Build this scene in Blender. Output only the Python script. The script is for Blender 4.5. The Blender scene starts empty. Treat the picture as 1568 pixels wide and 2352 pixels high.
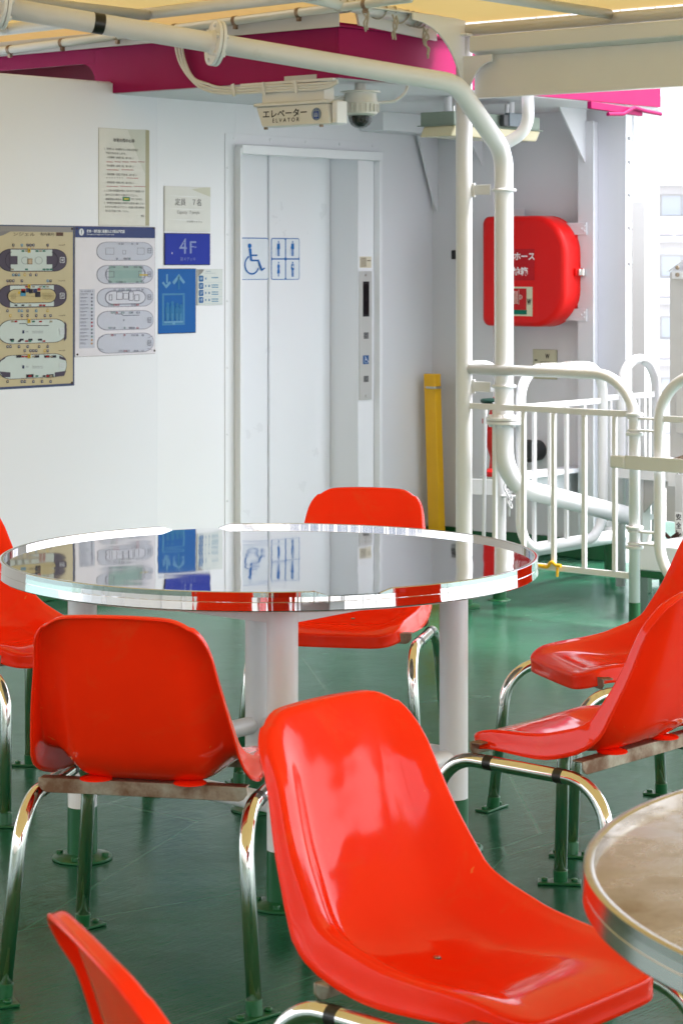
import bpy, bmesh, math, random
from mathutils import Vector, Matrix
random.seed(7)
SC = bpy.context.scene
COL = SC.collection
rad = math.radians
# ---------------------------------------------------------------- camera geometry (survey of the place)
F = 5244.0; CU = 784.0; HV = 600.0; EYE = 1.5; PHI = rad(49.3)
cP, sP = math.cos(PHI), math.sin(PHI)

def ray(u, v):
    dx = (u - CU) / F
    return (dx * cP + sP, -dx * sP + cP, -(v - HV) / F)
def PX(u, v, X):
    r = ray(u, v); t = X / r[0]
    return Vector((X, r[1] * t, EYE + r[2] * t))
def PY(u, v, Y):
    r = ray(u, v); t = Y / r[1]
    return Vector((r[0] * t, Y, EYE + r[2] * t))
def PD(u, v, D):
    r = ray(u, v)
    return Vector((r[0] * D, r[1] * D, EYE + r[2] * D))
def PZ(u, v, z):
    r = ray(u, v); t = (z - EYE) / r[2]
    return Vector((r[0] * t, r[1] * t, z))
def C2W(x, y, z=0.0):
    return Vector((x * cP + y * sP, -x * sP + y * cP, z))

CX = PD(1357, 1284, 7866 / 684).x          # plane of the side wall (faces -X)
_r = ray(992, 1245); _t = CX / _r[0]
WY = _r[1] * _t                            # plane of the lift wall (faces -Y)

# ---------------------------------------------------------------- materials
def new_mat(name):
    m = bpy.data.materials.new(name); m.use_nodes = True
    nt = m.node_tree; b = nt.nodes['Principled BSDF']
    return m, nt, b
def N(nt, t, **kw):
    n = nt.nodes.new(t)
    for k, v in kw.items(): setattr(n, k, v)
    return n
def noise(nt, co, scale, detail=4, rough=0.55, dist=0.0):
    n = N(nt, 'ShaderNodeTexNoise'); n.inputs['Scale'].default_value = scale
    n.inputs['Detail'].default_value = detail; n.inputs['Roughness'].default_value = rough
    n.inputs['Distortion'].default_value = dist
    if co is not None: nt.links.new(co, n.inputs['Vector'])
    return n
def ramp(nt, src, stops):
    r = N(nt, 'ShaderNodeValToRGB'); e = r.color_ramp.elements
    while len(e) < len(stops): e.new(0.5)
    for i, (p, c) in enumerate(stops):
        e[i].position = p; e[i].color = (c[0], c[1], c[2], 1) if not isinstance(c, (int, float)) else (c, c, c, 1)
    nt.links.new(src, r.inputs['Fac']); return r
def mixc(nt, fac, a, b, mode='MIX'):
    m = N(nt, 'ShaderNodeMix', data_type='RGBA', blend_type=mode)
    for s, v in ((m.inputs['Factor'], fac), (m.inputs['A'], a), (m.inputs['B'], b)):
        if hasattr(v, 'links') or hasattr(v, 'is_linked'): nt.links.new(v, s)
        elif isinstance(v, (int, float)): s.default_value = v
        else: s.default_value = (v[0], v[1], v[2], 1)
    return m.outputs['Result']
def coords(nt, kind='Object'):
    return N(nt, 'ShaderNodeTexCoord').outputs[kind]
def bump(nt, b, h, strength, dist=0.01):
    bp = N(nt, 'ShaderNodeBump'); bp.inputs['Strength'].default_value = strength
    bp.inputs['Distance'].default_value = dist
    nt.links.new(h, bp.inputs['Height']); nt.links.new(bp.outputs['Normal'], b.inputs['Normal']); return bp

def paint(name, col, rough=0.4, var=0.06, bscale=60, bstr=0.05, wear=None, wear_amt=0.0, wscale=14, coat=0.0, spec=0.5, big=0.0):
    m, nt, b = new_mat(name); co = coords(nt)
    n1 = noise(nt, co, 3.0, 5); dark = tuple(c * (1 - var * 2) for c in col)
    c = mixc(nt, n1.outputs['Fac'], dark, col)
    if wear_amt > 0:
        n2 = noise(nt, co, wscale, 8, 0.7)
        f = ramp(nt, n2.outputs['Fac'], ((1 - wear_amt - 0.03, 0.0), (1 - wear_amt + 0.03, 1.0))).outputs['Color']
        c = mixc(nt, f, c, wear)
    nt.links.new(c, b.inputs['Base Color'])
    n3 = noise(nt, co, 7.0, 3)
    rr = N(nt, 'ShaderNodeMapRange'); rr.inputs['To Min'].default_value = max(0.02, rough * 0.75); rr.inputs['To Max'].default_value = rough * 1.3
    nt.links.new(n3.outputs['Fac'], rr.inputs['Value']); nt.links.new(rr.outputs['Result'], b.inputs['Roughness'])
    b.inputs['Specular IOR Level'].default_value = spec
    b.inputs['Coat Weight'].default_value = coat; b.inputs['Coat Roughness'].default_value = 0.05
    if bstr:
        n4 = noise(nt, co, bscale, 3)
        h = n4.outputs['Fac']
        if big:
            n5 = noise(nt, co, 2.2, 2)
            ma = N(nt, 'ShaderNodeMath', operation='MULTIPLY_ADD'); nt.links.new(n5.outputs['Fac'], ma.inputs[0]); ma.inputs[1].default_value = big
            nt.links.new(h, ma.inputs[2]); h = ma.outputs[0]
        bump(nt, b, h, bstr, 0.004)
    return m
def metal(name, col, rough, bscale=3.0, bstr=0.0, var=0.1, dirt=None, dirt_amt=0.0, dscale=12):
    m, nt, b = new_mat(name); co = coords(nt)
    n1 = noise(nt, co, 9, 5)
    c = mixc(nt, n1.outputs['Fac'], tuple(x * (1 - var) for x in col), col)
    met = None
    if dirt_amt > 0:
        n2 = noise(nt, co, dscale, 8, 0.68)
        f = ramp(nt, n2.outputs['Fac'], ((1 - dirt_amt - 0.12, 0.0), (1 - dirt_amt + 0.12, 1.0))).outputs['Color']
        c = mixc(nt, f, c, dirt)
        mr = N(nt, 'ShaderNodeMapRange'); mr.inputs['To Min'].default_value = rough; mr.inputs['To Max'].default_value = min(1, rough + 0.35)
        nt.links.new(f, mr.inputs['Value']); nt.links.new(mr.outputs['Result'], b.inputs['Roughness'])
        mm = N(nt, 'ShaderNodeMapRange'); mm.inputs['To Min'].default_value = 1.0; mm.inputs['To Max'].default_value = 0.35
        nt.links.new(f, mm.inputs['Value']); nt.links.new(mm.outputs['Result'], b.inputs['Metallic'])
    else:
        b.inputs['Metallic'].default_value = 1.0; b.inputs['Roughness'].default_value = rough
    nt.links.new(c, b.inputs['Base Color'])
    if bstr:
        n4 = noise(nt, co, bscale, 2); bump(nt, b, n4.outputs['Fac'], bstr, 0.01)
    return m
def plain(name, col, rough=0.5, metallic=0.0, spec=0.5):
    m, nt, b = new_mat(name); co = coords(nt)
    n1 = noise(nt, co, 25, 3)
    nt.links.new(mixc(nt, n1.outputs['Fac'], tuple(c * 0.93 for c in col), col), b.inputs['Base Color'])
    b.inputs['Roughness'].default_value = rough; b.inputs['Metallic'].default_value = metallic
    b.inputs['Specular IOR Level'].default_value = spec
    return m
def lin(r, g, b):
    f = lambda c: (c / 255 / 12.92) if c / 255 <= 0.04045 else ((c / 255 + 0.055) / 1.055) ** 2.4
    return (f(r), f(g), f(b))
INKS = {}
def ink(rgb, rough=0.45):
    k = (tuple(rgb), rough)
    if k not in INKS: INKS[k] = plain('ink_%02x%02x%02x' % tuple(rgb), tuple(min(.9, (1.04 if min(rgb) > 165 else .84) * c) for c in lin(*rgb)), rough, 0.0, 0.15)
    return INKS[k]

M = {}
M['white'] = paint('white_paint', (0.735, 0.74, 0.775), 0.3, 0.02, 55, 0.10, (0.55, 0.5, 0.4), 0.262, 16, big=2.0)
M['wall_dim'] = paint('wall_white_dimmed', (0.73, 0.74, 0.80), 0.32, 0.008, 90, 0.06, (0.62, 0.6, 0.55), 0.25, 20, big=8.0)  # wall white toned down to even out the stronger light on this side
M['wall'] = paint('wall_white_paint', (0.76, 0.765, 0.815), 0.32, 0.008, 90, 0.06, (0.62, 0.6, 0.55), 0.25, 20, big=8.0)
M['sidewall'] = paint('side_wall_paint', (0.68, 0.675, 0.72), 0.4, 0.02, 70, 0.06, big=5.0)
M['cream'] = paint('cream_paint', (0.69, 0.685, 0.665), 0.35, 0.04, 45, 0.10, (0.35, 0.25, 0.15), 0.26, 18)
M['greypaint'] = paint('grey_paint', (0.52, 0.51, 0.51), 0.4, 0.03, 50, 0.08)
M['door'] = paint('door_paint', (0.82, 0.825, 0.875), 0.30, 0.0, 120, 0.0)
M['green'] = paint('green_deck_paint', (0.006, 0.105, 0.03), 0.3, 0.15, 45, 0.2, (0.02, 0.05, 0.03), 0.28, 20)
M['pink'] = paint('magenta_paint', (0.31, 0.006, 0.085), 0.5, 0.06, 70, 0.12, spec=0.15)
M['pinkshade'] = paint('magenta_shade', (0.20, 0.006, 0.03), 0.6, 0.06, 70, 0.12)  # magenta darkened to paint in the shade behind the cut-out
M['yellow'] = paint('yellow_paint', (0.90, 0.48, 0.006), 0.4, 0.08, 40, 0.15, (0.12, 0.07, 0.03), 0.3, 14)
M['red'] = paint('red_box_plastic', (0.72, 0.010, 0.009), 0.32, 0.04, 60, 0.05, spec=0.2)
M['redvalve'] = paint('red_valve_paint', (0.62, 0.01, 0.01), 0.3, 0.05, 60, 0.1)
M['black'] = plain('black_tape', (0.012, 0.011, 0.011), 0.35)
M['rubber'] = plain('black_rubber', (0.03, 0.032, 0.035), 0.5)
M['chrome'] = metal('chrome_tube', (0.80, 0.78, 0.74), 0.07, 20, 0.0, 0.06, (0.25, 0.17, 0.10), 0.23, 9)
M['bar'] = metal('stained_steel_bar', (0.50, 0.42, 0.33), 0.32, 20, 0.05, 0.25, (0.17, 0.09, 0.05), 0.52, 9)
M['steel'] = metal('brushed_steel', (0.62, 0.61, 0.60), 0.28)
M['mirror'] = metal('polished_tabletop', (0.97, 0.955, 0.97), 0.03, 2.4, 0.09, 0.03)
M['rim'] = metal('polished_rim', (0.66, 0.66, 0.67), 0.05, 5, 0.02, 0.04)
def streaks(m):                                              # hand-rolled band: ripples running across its height
    nt = m.node_tree; b = nt.nodes['Principled BSDF']; mp = N(nt, 'ShaderNodeMapping'); mp.inputs['Scale'].default_value = (16, 16, 0.6)
    nt.links.new(coords(nt), mp.inputs['Vector']); n = noise(nt, mp.outputs['Vector'], 1.0, 3, 0.6); bump(nt, b, n.outputs['Fac'], 0.10, 0.012)
streaks(M['rim'])
M['rimworn'] = metal('worn_rim', (0.62, 0.58, 0.53), 0.16, 8, 0.02, 0.15, (0.32, 0.24, 0.16), 0.3, 10)
M['topworn'] = metal('worn_tabletop', (0.58, 0.53, 0.49), 0.17, 5, 0.05, 0.25, (0.30, 0.23, 0.18), 0.45, 4)
M['rope'] = paint('weathered_rope', (0.50, 0.46, 0.39), 0.8, 0.2, 160, 0.4)
M['glassdark'] = plain('dark_glass', (0.02, 0.022, 0.025), 0.06)
M['vinyl'] = plain('laminate', (0.68, 0.68, 0.66), 0.12)

def shell_mat():
    m, nt, b = new_mat('orange_red_fibreglass'); co = coords(nt)
    n1 = noise(nt, co, 5, 4)
    c = mixc(nt, n1.outputs['Fac'], (0.91, 0.021, 0.003), (0.98, 0.033, 0.005))
    ns = noise(nt, co, 70, 9, 0.75, 0.6)                 # fine scuffs
    f = ramp(nt, ns.outputs['Fac'], ((0.66, 0.0), (0.70, 1.0))).outputs['Color']
    c = mixc(nt, f, c, (0.80, 0.10, 0.02))
    nf = noise(nt, co, 11, 7, 0.72, 0.5)                           # faded rubbed patches
    c = mixc(nt, ramp(nt, nf.outputs['Fac'], ((0.55, 0.0), (0.74, 0.55))).outputs['Color'], c, (0.86, 0.070, 0.016))
    for sc, ro in (((5, 160, 60), 25), ((150, 6, 50), -20)):       # hairline scratches
        mp = N(nt, 'ShaderNodeMapping'); mp.inputs['Scale'].default_value = sc; mp.inputs['Rotation'].default_value = (rad(ro), 0, rad(ro)); nt.links.new(co, mp.inputs['Vector'])
        nk = noise(nt, mp.outputs['Vector'], 1.0, 3, 0.5)
        f = ramp(nt, nk.outputs['Fac'], ((0.755, 0.0), (0.775, 0.8))).outputs['Color']
        c = mixc(nt, f, c, (0.85, 0.22, 0.05))
    nt.links.new(c, b.inputs['Base Color'])
    n2 = noise(nt, co, 9, 4)
    mr = N(nt, 'ShaderNodeMapRange'); mr.inputs['From Min'].default_value = 0.35; mr.inputs['From Max'].default_value = 0.75; mr.inputs['To Min'].default_value = 0.03; mr.inputs['To Max'].default_value = 0.16
    nt.links.new(n2.outputs['Fac'], mr.inputs['Value']); nt.links.new(mr.outputs['Result'], b.inputs['Roughness'])
    b.inputs['Specular IOR Level'].default_value = 0.21
    n3 = noise(nt, co, 6.5, 2); bump(nt, b, n3.outputs['Fac'], 0.20, 0.012)
    return m
M['shell'] = shell_mat()

def deck_mat():
    m, nt, b = new_mat('glossy_green_deck'); co = coords(nt)
    n1 = noise(nt, co, 0.9, 6, 0.6, 0.4)
    c = mixc(nt, ramp(nt, n1.outputs['Fac'], ((0.3, 0.0), (0.72, 1.0))).outputs['Color'], (0.006, 0.060, 0.028), (0.012, 0.115, 0.062))
    mp = N(nt, 'ShaderNodeMapping'); mp.inputs['Scale'].default_value = (1.2, 30, 1); mp.inputs['Rotation'].default_value = (0, 0, rad(38)); nt.links.new(co, mp.inputs['Vector'])
    n2 = noise(nt, mp.outputs['Vector'], 1.6, 5, 0.7)
    c = mixc(nt, ramp(nt, n2.outputs['Fac'], ((0.45, 0.0), (0.85, 0.5))).outputs['Color'], c, (0.035, 0.10, 0.075))
    # scuffs and specks
    n3 = noise(nt, co, 42, 8, 0.85)
    c = mixc(nt, ramp(nt, n3.outputs['Fac'], ((0.63, 0.0), (0.68, 1.0))).outputs['Color'], c, (0.004, 0.016, 0.010))
    n4 = noise(nt, co, 5, 8, 0.75, 0.8)
    c = mixc(nt, ramp(nt, n4.outputs['Fac'], ((0.54, 0.0), (0.72, 0.55))).outputs['Color'], c, (0.045, 0.085, 0.062))
    n9 = noise(nt, co, 3.2, 7, 0.7, 1.0)
    c = mixc(nt, ramp(nt, n9.outputs['Fac'], ((0.58, 0.0), (0.70, 0.6))).outputs['Color'], c, (0.012, 0.035, 0.022))
    vo = N(nt, 'ShaderNodeTexVoronoi', feature='DISTANCE_TO_EDGE'); vo.inputs['Scale'].default_value = 0.55
    mp2 = N(nt, 'ShaderNodeMapping'); mp2.inputs['Scale'].default_value = (1, 3.2, 1); mp2.inputs['Rotation'].default_value = (0, 0, rad(20)); nt.links.new(co, mp2.inputs['Vector'])
    nt.links.new(mp2.outputs['Vector'], vo.inputs['Vector'])
    sc = ramp(nt, vo.outputs['Distance'], ((0.0, 0.30), (0.006, 0.0))).outputs['Color']
    c = mixc(nt, sc, c, (0.16, 0.24, 0.20))
    nt.links.new(c, b.inputs['Base Color'])
    n5 = noise(nt, co, 2.2, 6, 0.65)
    mr = N(nt, 'ShaderNodeMapRange'); mr.inputs['From Min'].default_value = 0.3; mr.inputs['From Max'].default_value = 0.7
    mr.inputs['To Min'].default_value = 0.06; mr.inputs['To Max'].default_value = 0.30
    nt.links.new(n5.outputs['Fac'], mr.inputs['Value']); nt.links.new(mr.outputs['Result'], b.inputs['Roughness'])
    n6 = noise(nt, co, 7, 6, 0.6); n7 = noise(nt, mp.outputs['Vector'], 5, 4)
    ad = N(nt, 'ShaderNodeMath', operation='MULTIPLY_ADD'); nt.links.new(n7.outputs['Fac'], ad.inputs[0]); ad.inputs[1].default_value = 0.25; nt.links.new(n6.outputs['Fac'], ad.inputs[2])
    bump(nt, b, ad.outputs[0], 0.16, 0.012)
    b.inputs['Specular IOR Level'].default_value = 0.0          # the varnish sheen is layered on by hand
    gl = N(nt, 'ShaderNodeBsdfGlossy'); gl.inputs['Color'].default_value = (0.9, 1.0, 0.95, 1)
    nt.links.new(mr.outputs['Result'], gl.inputs['Roughness'])
    bn = b.inputs['Normal'].links[0].from_socket; nt.links.new(bn, gl.inputs['Normal'])
    fr = N(nt, 'ShaderNodeFresnel'); fr.inputs['IOR'].default_value = 1.42; nt.links.new(bn, fr.inputs['Normal'])
    fm = N(nt, 'ShaderNodeMath', operation='MULTIPLY'); fm.inputs[1].default_value = 0.72; nt.links.new(fr.outputs[0], fm.inputs[0])
    mx = N(nt, 'ShaderNodeMixShader'); nt.links.new(fm.outputs[0], mx.inputs['Fac']); nt.links.new(b.outputs[0], mx.inputs[1]); nt.links.new(gl.outputs[0], mx.inputs[2])
    nt.links.new(mx.outputs[0], nt.nodes['Material Output'].inputs['Surface'])
    return m
M['deck'] = deck_mat()

def canvas_mat():
    m, nt, b = new_mat('yellow_awning_canvas'); co = coords(nt)
    n1 = noise(nt, co, 1.6, 6, 0.6)
    c = mixc(nt, n1.outputs['Fac'], (0.40, 0.29, 0.14), (0.56, 0.42, 0.22))
    nt.links.new(c, b.inputs['Base Color']); b.inputs['Roughness'].default_value = 0.8
    tr = N(nt, 'ShaderNodeBsdfTranslucent'); tr.inputs['Color'].default_value = (0.80, 0.56, 0.20, 1)
    mx = N(nt, 'ShaderNodeMixShader'); mx.inputs['Fac'].default_value = 0.12
    out = nt.nodes['Material Output']
    nt.links.new(b.outputs[0], mx.inputs[1]); nt.links.new(tr.outputs[0], mx.inputs[2]); nt.links.new(mx.outputs[0], out.inputs['Surface'])
    return m
M['canvas'] = canvas_mat()
def glass_mat():
    m, nt, b = new_mat('smoked_dome_glass')
    b.inputs['Base Color'].default_value = (0.35, 0.36, 0.38, 1); b.inputs['Roughness'].default_value = 0.03
    b.inputs['Transmission Weight'].default_value = 0.9; b.inputs['IOR'].default_value = 1.2
    return m
M['dome'] = glass_mat()
def diffuser_mat():
    m, nt, b = new_mat('yellowed_diffuser')
    n1 = noise(nt, coords(nt), 12, 4)
    nt.links.new(mixc(nt, n1.outputs['Fac'], (0.72, 0.62, 0.36), (0.80, 0.74, 0.55)), b.inputs['Base Color'])
    b.inputs['Roughness'].default_value = 0.15; b.inputs['Transmission Weight'].default_value = 0.25
    return m
M['diffuser'] = diffuser_mat()
def water_mat():
    m, nt, b = new_mat('harbour_water'); n1 = noise(nt, coords(nt), 0.5, 6)
    b.inputs['Base Color'].default_value = (0.05, 0.09, 0.10, 1); b.inputs['Roughness'].default_value = 0.12
    bump(nt, b, n1.outputs['Fac'], 0.4, 0.3); return m
M['water'] = water_mat()

# ---------------------------------------------------------------- mesh builder
def fillet(pts, r, n=7, closed=False):
    pts = [Vector(p) for p in pts]; out = []
    L = len(pts)
    for i, p in enumerate(pts):
        if not closed and (i == 0 or i == L - 1): out.append(p); continue
        a = pts[i - 1]; b = pts[(i + 1) % L]
        da = (a - p); db = (b - p); la, lb = da.length, db.length
        da.normalize(); db.normalize()
        ang = da.angle(db)
        if ang > 3.1: out.append(p); continue
        rr = r[i] if isinstance(r, (list, tuple)) else r
        t = min(rr / math.tan(ang / 2), la * 0.499, lb * 0.499); rr = t * math.tan(ang / 2)
        p0 = p + da * t; p1 = p + db * t
        bis = (da + db).normalized(); c = p + bis * (rr / math.sin(ang / 2))
        v0 = p0 - c; v1 = p1 - c; w = v0.angle(v1)
        for k in range(n + 1):
            s = k / n
            v = (v0 * math.sin((1 - s) * w) + v1 * math.sin(s * w)) / math.sin(w)
            out.append(c + v)
    return out

class MB:
    def __init__(s): s.v = []; s.f = []; s.mi = []; s.mats = []; s.sm = []
    def m(s, mat):
        if isinstance(mat, str): mat = M[mat]
        if mat not in s.mats: s.mats.append(mat)
        return s.mats.index(mat)
    def add(s, vs, fs, mat, smooth=True):
        o = len(s.v); k = s.m(mat)
        s.v.extend([Vector(p) for p in vs])
        for f in fs: s.f.append([o + i for i in f]); s.mi.append(k); s.sm.append(smooth)
        return s
    def box(s, a, b, mat, X=None):
        x0, y0, z0 = [min(a[i], b[i]) for i in range(3)]; x1, y1, z1 = [max(a[i], b[i]) for i in range(3)]
        vs = [(x0, y0, z0), (x1, y0, z0), (x1, y1, z0), (x0, y1, z0), (x0, y0, z1), (x1, y0, z1), (x1, y1, z1), (x0, y1, z1)]
        if X is not None: vs = [X @ Vector(p) for p in vs]
        return s.add(vs, [(0, 3, 2, 1), (4, 5, 6, 7), (0, 1, 5, 4), (1, 2, 6, 5), (2, 3, 7, 6), (3, 0, 4, 7)], mat)
    def prism(s, poly, ext, mat):
        p = [Vector(q) for q in poly]; e = Vector(ext); n = len(p)
        nrm = Vector((0, 0, 0))
        for i in range(n): nrm += p[i].cross(p[(i + 1) % n])
        if nrm.dot(e) > 0: p.reverse()
        vs = p + [q + e for q in p]
        fs = [tuple(range(n)), tuple(reversed(range(n, 2 * n)))]
        fs += [(i, n + i, n + (i + 1) % n, (i + 1) % n) for i in range(n)]
        return s.add(vs, fs, mat)
    def tube(s, pts, r, mat, seg=16, closed=False, caps=True, flat=None):
        pts = [Vector(p) for p in pts]; q = [pts[0]]
        for p in pts[1:]:
            if (p - q[-1]).length > 1e-6: q.append(p)
        pts = q; n = len(pts); vs = []; up = None
        for i in range(n):
            if closed: t = pts[(i + 1) % n] - pts[i - 1]
            else: t = pts[min(i + 1, n - 1)] - pts[max(i - 1, 0)]
            t.normalize()
            if up is None:
                up = Vector((0, 0, 1)) if abs(t.z) < 0.9 else Vector((1, 0, 0))
            a = (up - t * up.dot(t)).normalized(); b = t.cross(a); up = a
            rr = r(i / (n - 1)) if callable(r) else r
            for k in range(seg):
                w = 2 * math.pi * k / seg
                vs.append(pts[i] + (a * math.cos(w) + b * math.sin(w)) * rr)
        fs = []
        for i in range(n if closed else n - 1):
            j = (i + 1) % n
            for k in range(seg):
                l = (k + 1) % seg
                fs.append((i * seg + k, i * seg + l, j * seg + l, j * seg + k))
        if caps and not closed:
            fs.append(tuple(reversed(range(seg)))); fs.append(tuple((n - 1) * seg + k for k in range(seg)))
        return s.add(vs, fs, mat)
    def sq(s, a, b, w, h, mat, up=(0, 0, 1)):        # rectangular bar from a to b
        a = Vector(a); b = Vector(b); t = (b - a); L = t.length; t.normalize(); up = Vector(up)
        if abs(t.dot(up)) > 0.95: up = Vector((0, 1, 0))
        x = t.cross(up).normalized(); y = x.cross(t)
        X = Matrix((x, t, y)).transposed().to_4x4(); X.translation = a
        return s.box((-w / 2, 0, -h / 2), (w / 2, L, h / 2), mat, X)
    def lathe(s, prof, mat, X=None, seg=32, caps=True):          # profile of (r, z)
        n = len(prof); vs = []; fs = []
        for (r, z) in prof:
            for k in range(seg):
                w = 2 * math.pi * k / seg
                p = Vector((r * math.cos(w), r * math.sin(w), z)); vs.append(X @ p if X else p)
        for i in range(n - 1):
            for k in range(seg):
                l = (k + 1) % seg; fs.append((i * seg + k, i * seg + l, (i + 1) * seg + l, (i + 1) * seg + k))
        if caps and prof[0][0] > 1e-5: fs.append(tuple(reversed(range(seg))))
        if caps and prof[-1][0] > 1e-5: fs.append(tuple((n - 1) * seg + k for k in range(seg)))
        return s.add(vs, fs, mat)
    def cyl(s, a, b, r, mat, seg=20): return s.tube([a, b], r, mat, seg)
    def build(s, name, parent=None, bevel=0.0, angle=38, origin=None, seg=2, recalc=False):
        off = Vector((0, 0, 0))
        if parent is not None:
            p = parent
            while p is not None: off += p.location; p = p.parent
        o0 = Vector(origin) if origin is not None else None
        me = bpy.data.meshes.new(name)
        sh = o0 if o0 is not None else off
        me.from_pydata([tuple(v - sh) for v in s.v], [], s.f)
        for mt in s.mats: me.materials.append(mt)
        me.polygons.foreach_set('material_index', s.mi)
        me.polygons.foreach_set('use_smooth', s.sm)
        me.update()
        if recalc:
            bm = bmesh.new(); bm.from_mesh(me); bmesh.ops.recalc_face_normals(bm, faces=bm.faces); bm.to_mesh(me); bm.free()
        me.set_sharp_from_angle(angle=rad(angle))
        o = bpy.data.objects.new(name, me); COL.objects.link(o)
        if parent is not None: o.parent = parent
        if o0 is not None: o.location = o0 - off
        if bevel:
            b = o.modifiers.new('edge', 'BEVEL'); b.width = bevel; b.segments = seg; b.limit_method = 'ANGLE'; b.angle_limit = rad(40); b.use_clamp_overlap = True
        return o

def tag(o, label=None, cat=None, group=None, kind=None):
    if label: o['label'] = label
    if cat: o['category'] = cat
    if group: o['group'] = group
    if kind: o['kind'] = kind
    return o
def thing(name, label, cat, loc=(0, 0, 0), group=None):
    o = bpy.data.objects.new(name, None); COL.objects.link(o); o.location = Vector(loc); o.empty_display_size = 0.1
    return tag(o, label, cat, group)
def children(o): return [c for c in bpy.data.objects if c.parent == o]
def copy_tree(o, parent=None):
    c = o.copy(); COL.objects.link(c)
    if parent is not None: c.parent = parent
    for ch in children(o): copy_tree(ch, c)
    return c

# ---------------------------------------------------------------- lettering and flat prints
_TXT = {}
def text_mesh(body, bold=0.0, vertical=False):
    k = (body, bold)
    if k in _TXT: return _TXT[k]
    c = bpy.data.curves.new('t', 'FONT'); c.body = body; c.resolution_u = 3; c.offset = bold
    o = bpy.data.objects.new('t', c); COL.objects.link(o)
    dg = bpy.context.evaluated_depsgraph_get()
    me = bpy.data.meshes.new_from_object(o.evaluated_get(dg))
    vs = [(v.co.x, v.co.y) for v in me.vertices]; fs = [tuple(p.vertices) for p in me.polygons]
    bpy.data.objects.remove(o); bpy.data.curves.remove(c); bpy.data.meshes.remove(me)
    _TXT[k] = (vs, fs); return vs, fs

class Print:
    """flat print on a wall plane. plane 'Y' faces -Y (h = x); plane 'X' faces -X (h = -y)."""
    def __init__(s, plane, val, view): s.p = plane; s.val = val; s.view = view; s.mb = MB(); s.k = 0
    def hz(s, x, y):
        u, v = s.view(x, y)
        if s.p == 'Y': q = PY(u, v, s.val); return q.x, q.z
        q = PX(u, v, s.val); return -q.y, q.z
    def r4(s, x0, y0, x1, y1):
        xm, ym = (x0 + x1) / 2, (y0 + y1) / 2
        return s.hz(x0, ym)[0], s.hz(xm, y1)[1], s.hz(x1, ym)[0], s.hz(xm, y0)[1]
    def to3(s, h, z, lay):
        d = 0.0009 * lay
        return Vector((h, s.val - d, z)) if s.p == 'Y' else Vector((s.val - d, -h, z))
    def polyhz(s, pts, mat, lay):
        s.mb.add([s.to3(h, z, lay) for h, z in pts], [tuple(range(len(pts)))], mat, False)
    def rect(s, x0, y0, x1, y1, mat, lay=1):
        a, b, c, d = s.r4(x0, y0, x1, y1); s.polyhz([(a, b), (c, b), (c, d), (a, d)], mat, lay)
    def frame(s, x0, y0, x1, y1, w, mat, lay=1):
        s.rect(x0, y0, x1, y0 + w, mat, lay); s.rect(x0, y1 - w, x1, y1, mat, lay)
        s.rect(x0, y0 + w, x0 + w, y1 - w, mat, lay); s.rect(x1 - w, y0 + w, x1, y1 - w, mat, lay)
    def poly(s, pts, mat, lay=1): s.polyhz([s.hz(*p) for p in pts], mat, lay)
    def rrect(s, x0, y0, x1, y1, rx, ry, mat, lay=1, n=7):
        pts = []
        for (cx, cy, a0) in ((x1 - rx, y0 + ry, -90), (x1 - rx, y1 - ry, 0), (x0 + rx, y1 - ry, 90), (x0 + rx, y0 + ry, 180)):
            for k in range(n + 1):
                a = rad(a0 + 90 * k / n); pts.append((cx + rx * math.cos(a), cy + ry * math.sin(a)))
        A, B, C, D = s.r4(x0, y0, x1, y1)
        s.polyhz([(A + (C - A) * (x - x0) / (x1 - x0), D - (D - B) * (y - y0) / (y1 - y0)) for x, y in pts][::-1], mat, lay)
    def ell(s, cx, cy, rx, ry, mat, lay=1, n=24): s.rrect(cx - rx, cy - ry, cx + rx, cy + ry, rx * 0.999, ry * 0.999, mat, lay, 8)
    def text(s, body, x0, y0, x1, y1, mat, lay=2, bold=0.0):
        vs, fs = text_mesh(body, bold)
        if not vs: return
        xs = [v[0] for v in vs]; ys = [v[1] for v in vs]
        ax, bx, ay, by = min(xs), max(xs), min(ys), max(ys)
        A, B, C, D = s.r4(x0, y0, x1, y1)
        s.mb.add([s.to3(A + (C - A) * (x - ax) / (bx - ax), B + (D - B) * (y - ay) / max(1e-6, by - ay), lay) for x, y in vs], fs, mat, False)
    def line(s, x0, y0, x1, y1, w, mat, lay=2):
        d = Vector((x1 - x0, y1 - y0)); n = Vector((-d.y, d.x)).normalized() * (w / 2)
        s.poly([(x0 + n.x, y0 + n.y), (x1 + n.x, y1 + n.y), (x1 - n.x, y1 - n.y), (x0 - n.x, y0 - n.y)], mat, lay)
    def arc(s, cx, cy, rx, ry, a0, a1, w, mat, lay=2, n=20):
        for k in range(n):
            t0 = rad(a0 + (a1 - a0) * k / n); t1 = rad(a0 + (a1 - a0) * (k + 1) / n)
            ro, ri = 1.0, 1.0 - w
            s.poly([(cx + rx * ro * math.cos(t0), cy + ry * ro * math.sin(t0)), (cx + rx * ro * math.cos(t1), cy + ry * ro * math.sin(t1)),
                    (cx + rx * ri * math.cos(t1), cy + ry * ri * math.sin(t1)), (cx + rx * ri * math.cos(t0), cy + ry * ri * math.sin(t0))], mat, lay)
    def slab(s, x0, y0, x1, y1, th, mat):
        a, b, c, d = s.r4(x0, y0, x1, y1)
        if s.p == 'Y': s.mb.box((a, s.val, b), (c, s.val + th, d), mat)
        else: s.mb.box((s.val, -c, b), (s.val + th, -a, d), mat)

def view(x0, y0, sc):
    return lambda x, y: ((x0 + x / sc) / 1.7417, (y0 + y / sc) / 1.7417)
Z3 = view(0, 450, 1.568); Z4 = view(850, 400, 1.6505); Z5 = view(1700, 700, 1.5209)
DV = lambda x, y: (x, y)
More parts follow.
